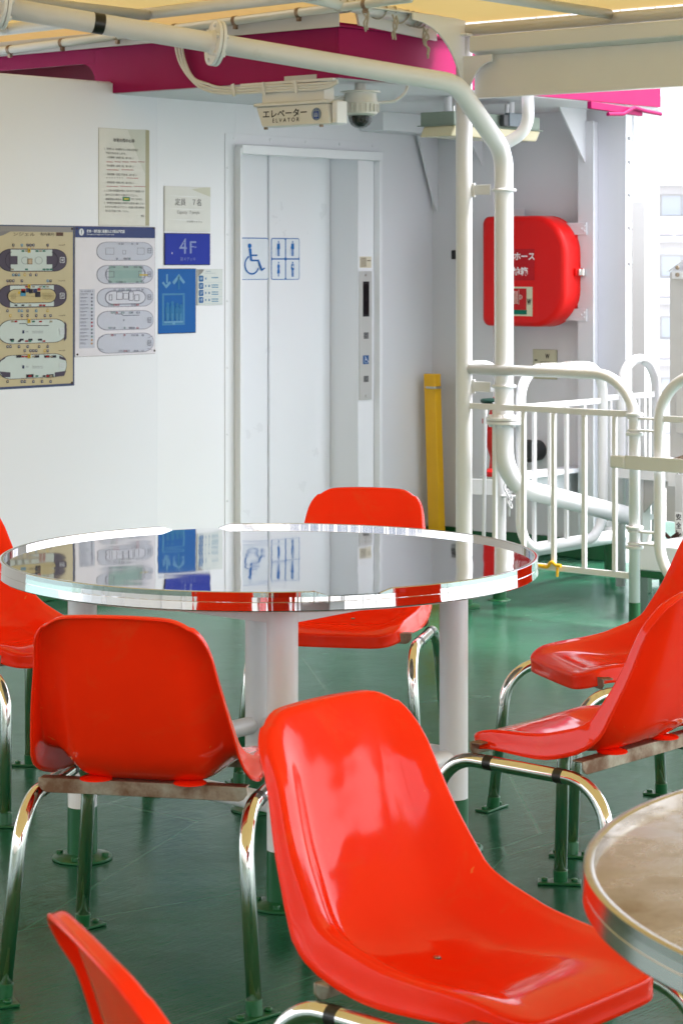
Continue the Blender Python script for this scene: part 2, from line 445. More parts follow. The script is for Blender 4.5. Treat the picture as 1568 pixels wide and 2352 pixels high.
# ================================================================ CHAIRS
def crom(P, n):
    P = [Vector(p) for p in P]; P = [2 * P[0] - P[1]] + P + [2 * P[-1] - P[-2]]; out = []
    for i in range(1, len(P) - 2):
        for k in range(n):
            t = k / n; a, b, c, d = P[i - 1:i + 3]
            out.append(0.5 * ((2 * b) + (c - a) * t + (2 * a - 5 * b + 4 * c - d) * t * t + (3 * b - a - 3 * c + d) * t ** 3))
    out.append(P[-2]); return out
def interp(tab, s):
    if s <= tab[0][0]: return tab[0][1]
    for (a, x), (b, y) in zip(tab, tab[1:]):
        if s <= b:
            i = tab.index((a, x)); h = b - a
            def sl(j):
                if j <= 0 or j >= len(tab) - 1: return 0.0
                (p0, q0), (p1, q1), (p2, q2) = tab[j - 1], tab[j], tab[j + 1]; d0 = (q1 - q0) / (p1 - p0); d1 = (q2 - q1) / (p2 - p1)
                return 0.0 if d0 * d1 <= 0 else 2 * d0 * d1 / (d0 + d1)
            t = (s - a) / h; t2 = t * t; t3 = t2 * t
            return (2 * t3 - 3 * t2 + 1) * x + (t3 - 2 * t2 + t) * h * sl(i) + (3 * t2 - 2 * t3) * y + (t3 - t2) * h * sl(i + 1)
    return tab[-1][1]
PROF = crom([(-.325, .800), (-.303, .735), (-.272, .640), (-.240, .555), (-.205, .487), (-.150, .447), (-.08, .434), (0, .436), (.08, .444), (.14, .446), (.190, .436)], 8)
PROF = [q - Vector((0, .005)) for q in PROF]
_acc = [0.0]
for a, b in zip(PROF, PROF[1:]): _acc.append(_acc[-1] + (b - a).length)
SL = _acc[-1]
def profile(s):
    s = min(max(s, 0), SL)
    for i in range(len(_acc) - 1):
        if s <= _acc[i + 1] + 1e-9:
            t = (s - _acc[i]) / (_acc[i + 1] - _acc[i]); p = PROF[i].lerp(PROF[i + 1], t); break
    i0 = max(0, i - 1); i1 = min(len(PROF) - 1, i + 2)
    tn = (PROF[i1] - PROF[i0]).normalized()
    return p, Vector((-tn.y, tn.x)) * 1.0          # tn=(dy,dz); normal towards the sitter
HWID = [(0, .166), (.10, .176), (.25, .196), (.40, .207), (.52, .203), (SL, .182)]
KUP = [(0, .006), (.05, .014), (.10, .026), (.20, .034), (.32, .052), (.42, .060), (.54, .040), (.66, .018), (SL, .004)]
FLG = [(0, .013), (.08, .015), (.22, .024), (.36, .046), (.46, .052), (.58, .042), (SL, .030)]
def gsh(t):
    w = min(1, max(0, (t - .56) / .34)); a = w * w * (3 - 2 * w)
    b = min(1, max(0, (t - .2) / .8)) ** 2
    return .62 * a + .38 * b
def SURF(u, s):
    p, n = profile(s); w = interp(HWID, s); h = interp(KUP, s) * gsh(abs(u) / w)
    # hollow of the seat pan
    h -= .006 * math.exp(-((s - .52) / .08) ** 2) * (1 - min(1, (u / w) ** 2))
    return Vector((u, p.x + n.x * h, p.y + n.y * h)), Vector((0, n.x, n.y))
def chair_shell():
    pts = []
    rt, rf = .072, .060
    nS, nC, nE = 26, 9, 8
    for k in range(nE): pts.append((interp(HWID, 0) - rt) * k / nE * 1.0 if False else None)
    pts = []
    def side(sg):
        out = []
        w0 = interp(HWID, 0) - rt
        for k in range(nE): out.append((w0 * k / nE, 0.0))
        for k in range(nC):
            a = rad(90 * k / nC); s = rt - rt * math.cos(a); out.append((interp(HWID, s) - rt + rt * math.sin(a), s))
        for k in range(nS):
            s = rt + (SL - rt - rf) * k / nS; out.append((interp(HWID, s), s))
        for k in range(nC):
            a = rad(90 * k / nC); s = SL - rf + rf * math.sin(a); out.append((interp(HWID, s) - rf + rf * math.cos(a), s))
        w1 = interp(HWID, SL) - rf
        for k in range(nE): out.append((w1 * (1 - k / nE), SL))
        return out
    R = side(1); Lh = [(-u, s) for u, s in reversed(R[1:])] + [(0.0, SL)]
    full = R + [(0.0, SL)] + [(-u, s) for u, s in reversed(R[1:])]
    # crowned top edge
    full = [(u, s + .010 * (abs(u) / .17) ** 2.2 if s < .02 else s) for u, s in full]
    nb = len(full); cs = .36
    rhos = [.06, .14, .22, .30, .38, .46, .54, .60, .66, .72, .77, .82, .86, .90, .93, .96, .98, 1.0]
    mb = MB(); vs = [SURF(0, cs)[0]]; rings = []
    for r in rhos:
        rg = []
        for (u, s) in full:
            p, n = SURF(u * r, cs + (s - cs) * r); vs.append(p); rg.append(len(vs) - 1)
        rings.append(rg)
    P = [vs[i] for i in rings[-1]]; I = [vs[i] for i in rings[-3]]
    fl = [[] for _ in range(7)]; rr = .0065
    for i in range(nb):
        o = (P[i] - I[i]).normalized(); tg = (P[(i + 1) % nb] - P[i - 1]).normalized()
        n = tg.cross(o); Ns = SURF(*full[i])[1]
        if n.dot(Ns) < 0: n = -n
        n.normalize(); o = (o - n * o.dot(n)).normalized()
        for j, a in enumerate((25, 50, 75, 90)):
            a = rad(a); fl[j].append(P[i] + o * rr * math.sin(a) + n * rr * (math.cos(a) - 1))
        d = interp(FLG, full[i][1]); fd = (-Ns * .75 - n * .45 + o * .10).normalized()
        b = P[i] + o * rr - n * rr
        fl[4].append(b + fd * d * .4); fl[5].append(b + fd * d * .8 + o * .001); fl[6].append(b + fd * d + o * .003)
    for ring in fl:
        rg = []
        for p in ring: vs.append(p); rg.append(len(vs) - 1)
        rings.append(rg)
    fs = []
    for i in range(nb):
        fs.append((0, rings[0][i], rings[0][(i + 1) % nb]))
        for a, b in zip(rings, rings[1:]):
            fs.append((a[i], b[i], b[(i + 1) % nb], a[(i + 1) % nb]))
    mb.add(vs, fs, 'shell')
    return mb

def make_chair():
    root = thing('chair', '', 'chair')
    sh = chair_shell().build('shell', root, angle=180)
    sd = sh.modifiers.new('thickness', 'SOLIDIFY'); sd.thickness = .0045; sd.offset = 0.0
    p, n = profile(.36 + .18)
    q, _ = profile(.50)
    b = MB(); b.lathe([(.0001, .004), (.006, .004), (.009, .001), (.009, -.002)], 'black', Matrix.Translation((0, -.105, .4275)), 16)
    b.lathe([(.0001, .0055), (.005, .0052), (.006, .003)], 'steel', Matrix.Translation((0, -.105, .4275)), 12)
    b.build('seat_bolt', sh)
    for sx in (-1, 1):                                    # moulded lugs under the pan
        for y in (-.148, .135):
            lu = MB(); lu.lathe([(.034, .0), (.034, .002), (.030, .004)], 'shell', Matrix.Translation((sx * .10, y, .4335)), 20)
            lu.build('mounting_lug', sh)
    for sx in (-1, 1):
        path = fillet([(sx * .262, .255, .012), (sx * .232, .222, .397), (sx * .232, -.222, .397), (sx * .262, -.255, .012)], [0, .105, .105, 0], 10)
        f = MB(); f.tube(path, .0158, 'chrome', 20); fr = f.build('side_frame', root, angle=180)
        for y in (.085, -.105):
            t = MB(); t.tube([(sx * .232, y - .011, .397), (sx * .232, y + .011, .397)], .0165, 'black', 20); t.build('tape_band', fr)
        for sy in (-1, 1):
            ft = MB(); top = Vector((sx * .2590, sy * .2525, .036)); bot = Vector((sx * .262, sy * .255, .0))
            ft.tube([bot, top], .0172, 'green', 20)
            X = Matrix.Translation((sx * .262, sy * .258, 0)) @ Matrix.Rotation(rad(35 * sx * sy), 4, 'Z')
            ft.box((-.022, -.052, .001), (.022, .052, .007), 'green', X)
            for yy in (-.036, .036): ft.lathe([(.009, .007), (.009, .013), (.0001, .015)], 'green', X @ Matrix.Translation((0, yy, 0)), 6)
            ft.build('foot', fr, bevel=.0015)
    for y in (-.158, .150):
        c = MB(); zt = .433; zb = .403
        pl = [(-.222, y, zb + .014), (-.214, y, zb + .004), (-.205, y, zb), (.205, y, zb), (.214, y, zb + .004), (.222, y, zb + .014), (.222, y, zt), (-.222, y, zt)]
        c.prism(pl, (0, .004 * (1 if y < 0 else -1), 0), 'bar')
        sy = 1 if y < 0 else -1
        c.box((-.220, y + sy * .0042, zt - .004), (.220, y + sy * .030, zt), 'bar')
        c.build('crossbar', root, bevel=.0012)
    return root

T1 = (-0.182, 5.78); T2 = (0.970, 2.74)                    # table centres in camera-floor coordinates
def table_seat(T, deg, r=.97):
    a = rad(deg); return (T[0] + r * math.cos(a), T[1] + r * math.sin(a), deg)
chair_spots = [
    (table_seat(T1, 258.4), 'orange red chair with its plain back to us, at the mirror-topped table', 0),
    (table_seat(T2, 138.2, 1.03), 'large orange red chair with its glossy inside in full view, beside the worn table', 0),
    (table_seat(T1, 18.4), 'orange red chair seen in profile, the farther of the two at right', 0),
    (table_seat(T1, -41.6), 'orange red chair in profile with black tape bands on its chrome frame, nearer at right', 0),
    (table_seat(T1, 78.4), 'orange red chair behind the mirror-topped table, facing us in front of the lift doors', 0),
    (table_seat(T1, 138.4), 'orange red chair cut off by the left edge, beside the mirror-topped table', 0),
    (table_seat(T2, 198.4), 'orange red chair showing only the tip of its back at the bottom edge', 4),
]
def place_all():
    proto = make_chair()
    for i, ((x, y, deg), lab, extra) in enumerate(chair_spots):
        o = proto if i == 0 else copy_tree(proto)
        if extra: x -= .006; y += .060
        if i == 1: x += .022; y += .01
        w = C2W(x, y); o.location = w
        face = deg + 180 + extra                         # camera-floor heading
        o.rotation_euler = (0, 0, rad(face - 90) - PHI)
        tag(o, lab, 'chair', 'fibreglass chairs round the tables')
place_all()

# ================================================================ TABLES
def make_table(T, rot, label, top, rimm, notch):
    R = .675; H = .76; w = C2W(*T)
    root = thing('round_table', label, 'table', w, 'round steel tables')
    X = Matrix.Translation(w)
    t = MB(); t.lathe([(R - .0105, H - .011), (R * .8, H - .011), (R * .5, H - .011), (R * .2, H - .011), (.0001, H - .011)], top, X, 96, False); t.build('tabletop', root)
    r = MB(); seg = 144
    # outer band
    r.lathe([(R - .012, H - .045), (R + .001, H - .044), (R + .0024, H - .042), (R + .0012, H - .0245), (R + .0003, H - .0235), (R + .0016, H - .0225), (R + .0011, H - .012), (R - .010, H - .0112)], rimm, X, seg, False)
    # raised lip with gaps
    gaps = notch; lip = [(R - .011, H - .0115), (R - .011, H - .001), (R - .009, H), (R - .001, H), (R + .0016, H - .001), (R + .0016, H - .0118)]
    arcs = [(0, 360)] if not gaps else [(gaps[i][1], gaps[(i + 1) % len(gaps)][0] + (360 if gaps[(i + 1) % len(gaps)][0] < gaps[i][1] else 0)) for i in range(len(gaps))]
    for a0, a1 in arcs:
        n = max(8, int((a1 - a0) / 2.5)); vs = []; fs = []; L = len(lip)
        for k in range(n + 1):
            a = rad(a0 + (a1 - a0) * k / n) - PHI
            edge = min(1.0, min(k, n - k) / 1.0) if gaps else 1.0
            for (rr, z) in lip:
                zz = z if edge > .5 else H - .0116 + (z - H + .0116) * .15
                vs.append(w + Vector((rr * math.cos(a), rr * math.sin(a), zz)))
        for k in range(n):
            for j in range(L - 1): fs.append((k * L + j, k * L + j + 1, (k + 1) * L + j + 1, (k + 1) * L + j))
        r.add(vs, fs, rimm)
    r.build('rim', root, angle=30)
    u = MB(); u.lathe([(.0001, H - .050), (R - .02, H - .050), (R - .013, H - .044)], 'white', X, 64, False); u.build('underside', root)
    P = []
    for k in range(4):
        a = rad(rot + 90 * k) - PHI; P.append(w + Vector((.47 * math.cos(a), .47 * math.sin(a), 0)))
    for k in range(4):
        p = P[k]; l = MB(); l.cyl(p + Vector((0, 0, .132)), p + Vector((0, 0, H - .05)), .0365, 'white', 28)
        lg = l.build('leg', root)
        f = MB(); f.cyl(p + Vector((0, 0, 0)), p + Vector((0, 0, .132)), .0372, 'green', 28)
        f.lathe([(.075, 0.001), (.075, .007), (.050, .013), (.0372, .016)], 'green', Matrix.Translation(p), 24)
        for q in range(4):
            aa = q * math.pi / 2 + .5; f.lathe([(.009, .007), (.009, .018), (.0001, .019)], 'green', Matrix.Translation(p + Vector((.06 * math.cos(aa), .06 * math.sin(aa), 0))), 6)
        f.build('painted_foot', lg, bevel=.001)
    for k in range(4):
        a, b = P[k], P[(k + 1) % 4]; d = (b - a).normalized()
        ap = MB(); ap.sq(a + d * .037 + Vector((0, 0, .682)), b - d * .037 + Vector((0, 0, .682)), .008, .056, 'white'); ap.build('apron', root, bevel=.0015)
        st = MB(); st.cyl(a + d * .03 + Vector((0, 0, .235)), b - d * .03 + Vector((0, 0, .235)), .024, 'white', 20); st.build('stretcher', root)
    return root
make_table(T1, 5.5, 'round table with a mirror-polished steel top and notched bright rim on white pipe legs', 'mirror', 'rim', [(-77, -66.5), (104, 116)])
make_table(T2, 5.5, 'worn brown-stained steel round table cut off at the lower right', 'topworn', 'rimworn', [])

# ================================================================ DECK, WATER
def grid_plane(name, x0, y0, x1, y1, z, mat, kind='structure'):
    m = MB(); m.add([(x0, y0, z), (x1, y0, z), (x1, y1, z), (x0, y1, z)], [(0, 1, 2, 3)], mat); o = m.build(name); tag(o, kind=kind); return o
dk = MB(); dk.box((-4, -4.2, -.30), (11.2, 16, 0), 'deck'); dk = dk.build('deck'); tag(dk, kind='structure')
M['quay'] = paint('bounce_concrete', (0.42, 0.41, 0.40), 0.8, 0.1, 4, 0.05)
grid_plane('bounce_ground', -3000, -3000, 3000, 3000, -7, 'quay')  # unseen pale ground laid instead of water to bounce light upward

# ================================================================ WALLS
def wall_lift():
    zt = 2.60; zl = 2.315
    xa = PY(-300, 700, WY).x; xs = PY(359, 300, WY).x; x257 = PY(300, 220, WY).x
    root = thing('lift_wall', 'tall white painted steel wall carrying the notices and the lift doors', 'wall', (8.0, WY, 0))
    dl = PY(541, 700, WY).x; dr = PY(820, 700, WY).x; dt = PY(760, 358, WY + .18).z
    m = MB(); T = .06
    m.box((3.0, WY, .0), (dl, WY + T, zl), 'wall')
    m.box((x257, WY + .0015, zl), (CX + .05, WY + T, zt), 'wall')
    m.box((dr + .0315, WY, .0), (CX + .05, WY + T, zl), 'wall')
    m.box((dl + .0005, WY, dt + .0305), (dr + .031, WY + T, zl), 'wall')
    m.build('wall_panel', root)
    p = MB(); p.box((3.0, WY - .012, .10), (xs, WY - .0005, zl - .005), 'wall_dim'); p.build('lapped_sheet', root, bevel=.003)
    b = MB(); b.box((3.0, WY - .022, 0), (dl - .02, WY - .001, .095), 'green'); b.box((dr + .12, WY - .022, 0), (CX - .001, WY - .001, .095), 'green'); b.build('painted_coaming', root, bevel=.004)
    h = MB(); h.box((PY(880, 260, WY - .16).x, WY - .16, 2.165), (CX - .001, WY - .002, 2.262), 'wall'); h.build('head_beam', root, bevel=.004)
    # deckhouse return so the block has depth
    d = MB(); d.box((3.0, WY + T, 0), (3.06, WY + 4, 2.3), 'wall'); d.box((3.0, WY + 4, 0), (CX + .05, WY + 4.06, 2.3), 'wall'); d.build('rear_panel', root)
    return root
wall_lift()
YE = 6.34
def wall_side():
    root = thing('side_wall', 'pale lavender white ship wall with stiffeners behind the red hose box', 'wall', (CX, 7.0, 0))
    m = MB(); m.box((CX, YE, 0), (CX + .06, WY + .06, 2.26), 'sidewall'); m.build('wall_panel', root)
    for u0, u1 in ((1085, 1132), (1326, 1362)):
        ya = PX(u0, 700, CX - .10).y; yb = PX(u1, 700, CX - .10).y
        s = MB(); s.box((CX - .10, yb, .1), (CX - .092, ya, 2.2), 'sidewall'); ym = (ya + yb) / 2
        s.box((CX - .092, ym - .005, .1), (CX - .0005, ym + .005, 2.2), 'sidewall'); s.build('stiffener', root, bevel=.001)
        k = MB(); k.prism([(CX - .09, ym + .012, 2.26), (CX - .32, ym + .012, 2.26), (CX - .09, ym + .012, 1.98)], (0, -.01, 0), 'sidewall'); k.build('knee_bracket', root)
    ya = PX(1000, 400, CX - .1).y
    k = MB(); y0 = WY - .03
    k.prism([(CX - .001, y0, 2.16), (CX - .17, y0, 2.16), (CX - .03, y0, 1.80), (CX - .001, y0, 1.76)], (0, -.01, 0), 'wall'); k.build('corner_bracket', root)
    for z in (1.72, 1.50):
        a = PX(1086, 500, CX - .02).y; c = MB(); c.box((CX - .05, a - .35, z), (CX - .045, WY - .2, z + .05), 'sidewall'); c.build('flat_strap', root, bevel=.001)
    g = MB(); g.box((CX - .022, YE + .001, 0), (CX - .001, WY - .023, .098), 'green'); g.build('painted_coaming', root, bevel=.004)
    # bright end pillar facing the ship's rail
    e = MB(); e.box((CX + .061, YE - .006, -.2), (PY(1511, 500, YE).x, YE + .08, 2.26), 'white'); e.build('end_pillar', root, bevel=.004)
    w = MB()
    for v in (318, 372, 448, 524, 606): w.lathe([(.012, 0), (.010, .010), (.0001, .013)], 'sidewall', Matrix.Translation(PX(1446, v, CX - .001)) @ Matrix.Rotation(rad(-90), 4, 'Y'), 10)
    w.build('rivet', root)
wall_side()

# ---------------------------------------------------------------- magenta overhang above the lift
YP = 6.20; XP = PY(778, 180, YP).x
ZPb = PY(778, 178, YP).z; ZPt = PY(778, 62, YP).z
def overhang():
    root = thing('overhang', 'magenta painted steel overhang box above the lift with a rounded cut-out', 'overhang', (XP, YP, ZPb))
    xe = PY(1516, 240, YP).x
    f = MB(); f.box((XP, YP, ZPb), (xe, YP + .012, ZPt), 'pink')
    f.build('front_fascia', root, bevel=.002)
    # side fascia in plane X = XP with the lightening hole
    yh = PX(219, 180, XP).y; zh = PX(120, 153, XP).z; yend = 9.6
    s = MB()
    s.box((XP, YP + .0125, ZPb), (XP + .012, yh, ZPt), 'pink')
    s.box((XP, yh + .0005, zh), (XP + .012, yend, ZPt), 'pink')
    r = .09; poly = [(XP, yh + .0005, zh - .0005)]
    for k in range(9):
        a = rad(90 * k / 8); poly.append((XP, yh + .0005 + r - r * math.cos(a) if False else yh + .0005 + r * (1 - math.sin(a)), zh - .0005 - r * (1 - math.cos(a))))
    s.prism(poly, (.012, 0, 0), 'pink')
    s.box((XP, yh + .9, ZPb), (XP + .012, yend, zh - .001), 'pink')
    s.build('side_fascia', root)
    i = MB(); i.box((XP + .45, YP + .4, ZPb + .003), (XP + .46, yend, ZPt - .01), 'pinkshade'); i.box((XP + .02, YP + 1.5, ZPt - .014), (XP + .45, yend, ZPt - .005), 'pinkshade'); i.build('inner_plate', root)
    fl = MB(); fl.box((XP - .03, YP - .02, ZPt), (xe, YP + .05, ZPt + .008), 'pink'); fl.box((XP - .03, YP + .0505, ZPt), (XP + .05, yend, ZPt + .008), 'pink'); fl.build('top_flange', root)
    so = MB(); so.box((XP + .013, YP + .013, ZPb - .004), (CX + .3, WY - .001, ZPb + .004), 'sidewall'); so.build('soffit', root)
    rf = MB(); rf.box((XP + .06, YP + .06, ZPt + .01), (CX + .4, 11.6, ZPt + .03), 'pink'); rf.build('roof_plate', root)
    st = MB(); a = PY(1352, 241, YP - .01); b = PY(1470, 259, YP - .01)
    st.sq(a, b, .025, .035, 'pink'); st.build('edge_strip', root, bevel=.003)
    c = MB(); c.tube(fillet([PY(1395, 262, YP - .03), PY(1430, 262, YP - .03), PY(1455, 247, YP - .03), PY(1480, 255, YP - .03), PY(1516, 262, YP - .03)], .05), .010, 'pink', 10); c.build('painted_cable', root)
    return root
overhang()
# ================================================================ LIFT
def pictos(pr, x0, y0, x1, y1):
    pass
BLUE = (20, 112, 196)
def wheelchair(pr, cx, cy, w, h, mat, lay):
    """seated figure in a wheelchair, drawn in a box centred cx,cy"""
    X = lambda t: cx + t * w; Y = lambda t: cy + t * h
    pr.ell(X(-.17), Y(-.42), .085 * w, .075 * h, mat, lay)
    pr.poly([(X(-.22), Y(-.34)), (X(-.10), Y(-.34)), (X(-.07), Y(-.06)), (X(-.17), Y(-.06))], mat, lay + 1)
    pr.poly([(X(-.17), Y(-.06)), (X(-.07), Y(-.06)), (X(-.06), Y(.04)), (X(-.16), Y(.04))], mat, lay + 2)
    pr.rect(X(-.10), Y(-.15), X(.16), Y(-.10), mat, lay + 3)
    pr.rect(X(-.13), Y(.01), X(.24), Y(.06), mat, lay + 3)
    pr.poly([(X(.18), Y(.06)), (X(.26), Y(.06)), (X(.38), Y(.30)), (X(.30), Y(.32))], mat, lay + 4)
    pr.poly([(X(.30), Y(.32)), (X(.48), Y(.25)), (X(.50), Y(.29)), (X(.33), Y(.37))], mat, lay + 5)
    pr.arc(X(-.08), Y(.17), .34 * w, .31 * h, 20, 245, .16, mat, lay + 2, 18)
def walker(pr, cx, cy, w, h, mat, lay, kind):
    X = lambda t: cx + t * w; Y = lambda t: cy + t * h
    pr.ell(X(0), Y(-.42), .13 * w, .065 * h, mat, lay)
    if kind == 2:
        pr.poly([(X(-.20), Y(-.32)), (X(.20), Y(-.32)), (X(.30), Y(-.12)), (X(.18), Y(-.10)), (X(.32), Y(.26)), (X(-.32), Y(.26)), (X(-.18), Y(-.10)), (X(-.28), Y(-.12))], mat, lay)
        pr.rect(X(-.12), Y(.26), X(.10), Y(.46), mat, lay); return
    pr.poly([(X(-.26), Y(-.33)), (X(.26), Y(-.33)), (X(.30), Y(.02)), (X(.20), Y(.04)), (X(-.20), Y(.04)), (X(-.32), Y(-.02))], mat, lay)
    pr.rect(X(-.19), Y(.04), X(-.02), Y(.47), mat, lay); pr.rect(X(.03), Y(.04), X(.19), Y(.47), mat, lay)
    if kind in (0, 1): pr.line(X(-.42), Y(-.05), X(-.42), Y(.46), .05 * w, mat, lay)
    if kind == 1: pr.line(X(-.46), Y(-.12), X(-.30), Y(-.05), .08 * w, mat, lay)
    if kind == 3: pr.ell(X(.06), Y(-.18), .20 * w, .10 * h, ink((214, 218, 226)), lay + 1); pr.ell(X(.14), Y(-.22), .09 * w, .05 * h, mat, lay + 2)

def lift():
    YD = WY + .18
    dl = PY(541, 700, WY).x; dr = PY(820, 700, WY).x; dt = PY(760, 358, YD).z
    root = thing('lift', 'white two-panel lift entrance with blue accessibility pictograms on its doors', 'lift', (dl, WY, 0))
    xl = PY(516, 700, WY).x; xr = PY(884, 700, WY).x; zt = PY(520, 306, WY).z
    s = MB(); q = .004
    s.box((xl, WY - q, .1), (dl - .0, WY - .0004, zt), 'wall'); s.box((dr + .17, WY - q, .1), (xr, WY - .0004, zt), 'wall'); s.box((dl, WY - q, dt + .001), (dr + .17, WY - .0004, zt), 'wall')
    sp = s.build('surround_plate', root, bevel=.001)
    b = MB()
    for t in range(7): 
        b.lathe([(.008, 0), (.006, .003), (.0001, .004)], 'wall', Matrix.Translation((xl + .018, WY - q, .35 + t * .32)) @ Matrix.Rotation(rad(90), 4, 'X'), 10)
    for t in range(5):
        b.lathe([(.008, 0), (.006, .003), (.0001, .004)], 'wall', Matrix.Translation((xl + .06 + t * .26, WY - q, zt - .02)) @ Matrix.Rotation(rad(90), 4, 'X'), 10)
    b.build('screw', sp)
    # architrave: left, head, right
    p = .045
    ax0 = dl; ax1 = PY(552.5, 700, WY - p).x
    a = MB(); a.box((ax0, WY - p, 0), (ax1, WY - .0045, dt), 'door'); a.build('door_frame', root, bevel=.002)
    hx1 = PY(878.5, 350, WY - p).x; zh0 = PY(540, 352, WY - p).z; zh1 = PY(540, 331, WY - p).z
    a = MB(); a.box((ax0 - .002, WY - p - .003, zh0), (hx1, WY - .0045, zh1), 'door'); a.build('door_head', root, bevel=.002)
    a = MB(); x0 = PY(872, 700, WY - p).x; a.box((x0, WY - p, 0), (hx1, WY - .0045, zh0 - .001), 'door'); a.build('door_frame', root, bevel=.002)
    a = MB(); x1 = PY(858, 700, WY - .006).x
    a.box((dr, WY - .006, 0), (x0 - .0005, WY + .0, zh0 - .001), 'door'); a.box((dr, WY + .0005, 0), (dr + .03, YD + .04, dt), 'door'); a.build('return_jamb', root, bevel=.002)
    a = MB(); a.box((dl - .03, WY + .061, 0), (dl - .0005, YD + .1, dt + .05), 'door'); a.box((dl + .001, WY + .0005, dt + .0005), (dr - .0005, YD + .08, dt + .03), 'door'); a.build('soffit_plate', root)
    # door panels
    xs = PY(619, 700, YD).x
    d1 = MB(); d1.box((dl, YD + .012, .01), (xs - .002, YD + .04, dt), 'door'); P1 = d1.build('door_panel', root, bevel=.002)
    d2 = MB(); d2.box((xs + .001, YD, .01), (dr - .003, YD + .028, dt), 'door'); P2 = d2.build('door_panel', root, bevel=.003)
    bl = ink(BLUE, .35); wh = ink((222, 226, 234), .3)
    g = Print('Y', YD + .0115, Z4)
    g.rrect(150, 909, 369, 1187, 12, 16, bl, 1); g.rrect(145, 915, 365, 1183, 10, 13, wh, 2)
    wheelchair(g, 268, 1052, 146, 212, bl, 3)
    g.mb.build('pictogram', P1)
    g = Print('Y', YD - .0005, Z4)
    g.rrect(386, 912, 573, 1187, 11, 15, bl, 1)
    for k, (xa, xb, ya, yb) in enumerate(((390, 477, 918, 1045), (484, 569, 918, 1045), (390, 477, 1054, 1182), (484, 569, 1054, 1182))):
        g.rrect(xa, ya, xb, yb, 7, 10, wh, 2); walker(g, (xa + xb) / 2, (ya + yb) / 2, 34 if k != 2 else 30, 104, bl, 3, k)
    g.mb.build('pictogram', P2)
    # call panel on the right jamb
    c = Print('Y', WY - .014, Z4); gp = M['steel']
    c.slab(972, 1131, 1052, 1980, .008, M['greypaint'])
    cp = c.mb.build('call_panel', root, bevel=.0015)
    c = Print('Y', WY - .0145, Z4); c.rect(992, 1198, 1033, 1430, ink((52, 48, 52), .15), 1); c.rrect(997, 1215, 1028, 1418, 14, 22, ink((28, 22, 26), .1), 2); c.mb.build('floor_display', cp)
    for y0, y1, ch in ((1535, 1576, '∧'), (1822, 1862, '∨')):
        c = Print('Y', WY - .0145, Z4); c.rect(997, y0, 1028, y1, ink((92, 92, 96)), 1); c.frame(1001, y0 + 5, 1024, y1 - 5, 3, ink((150, 150, 150)), 2)
        c.text(ch, 1008, y0 + 14, 1018, y1 - 14, ink((205, 205, 205)), 3); c.mb.build('call_button', cp)
    c = Print('Y', WY - .0145, Z4); c.rect(992, 1686, 1030, 1744, ink((56, 100, 160)), 1); wheelchair(c, 1012, 1716, 30, 46, ink((225, 230, 238)), 2); c.mb.build('wheelchair_plate', cp)
    c = MB()
    for y in (1157, 1953):
        h, z = Print('Y', WY - .0146, Z4).hz(1012, y); c.lathe([(.007, 0), (.006, .003), (.0001, .004)], 'steel', Matrix.Translation((h, WY - .0142, z)) @ Matrix.Rotation(rad(90), 4, 'X'), 12)
    c.build('screw', cp)
    sl = MB(); x = x1; 
    c = Print('Y', WY - .0075, Z4); c.slab(963, 1118, 1066, 1990, .002, M['wall']); c.mb.build('sealant_edge', cp)
lift()
def small_sticker():
    c = Print('Y', WY - .0085, Z4); c.slab(972, 1034, 1048, 1108, .002, ink((214, 205, 186)))
    dk_ = ink((120, 105, 88))
    c.frame(978, 1042, 1012, 1100, 2, dk_, 1)
    for k in range(5): c.line(979, 1050 + k * 10, 1011, 1050 + k * 10, 2, dk_, 1)
    for k in range(3): c.line(988 + k * 8, 1043, 988 + k * 8, 1100, 2, dk_, 1)
    c.rect(1018, 1058, 1044, 1064, dk_, 1)
    o = c.mb.build('notice_sticker'); tag(o, 'tiny beige printed sticker just above the lift call panel', 'sticker')
small_sticker()

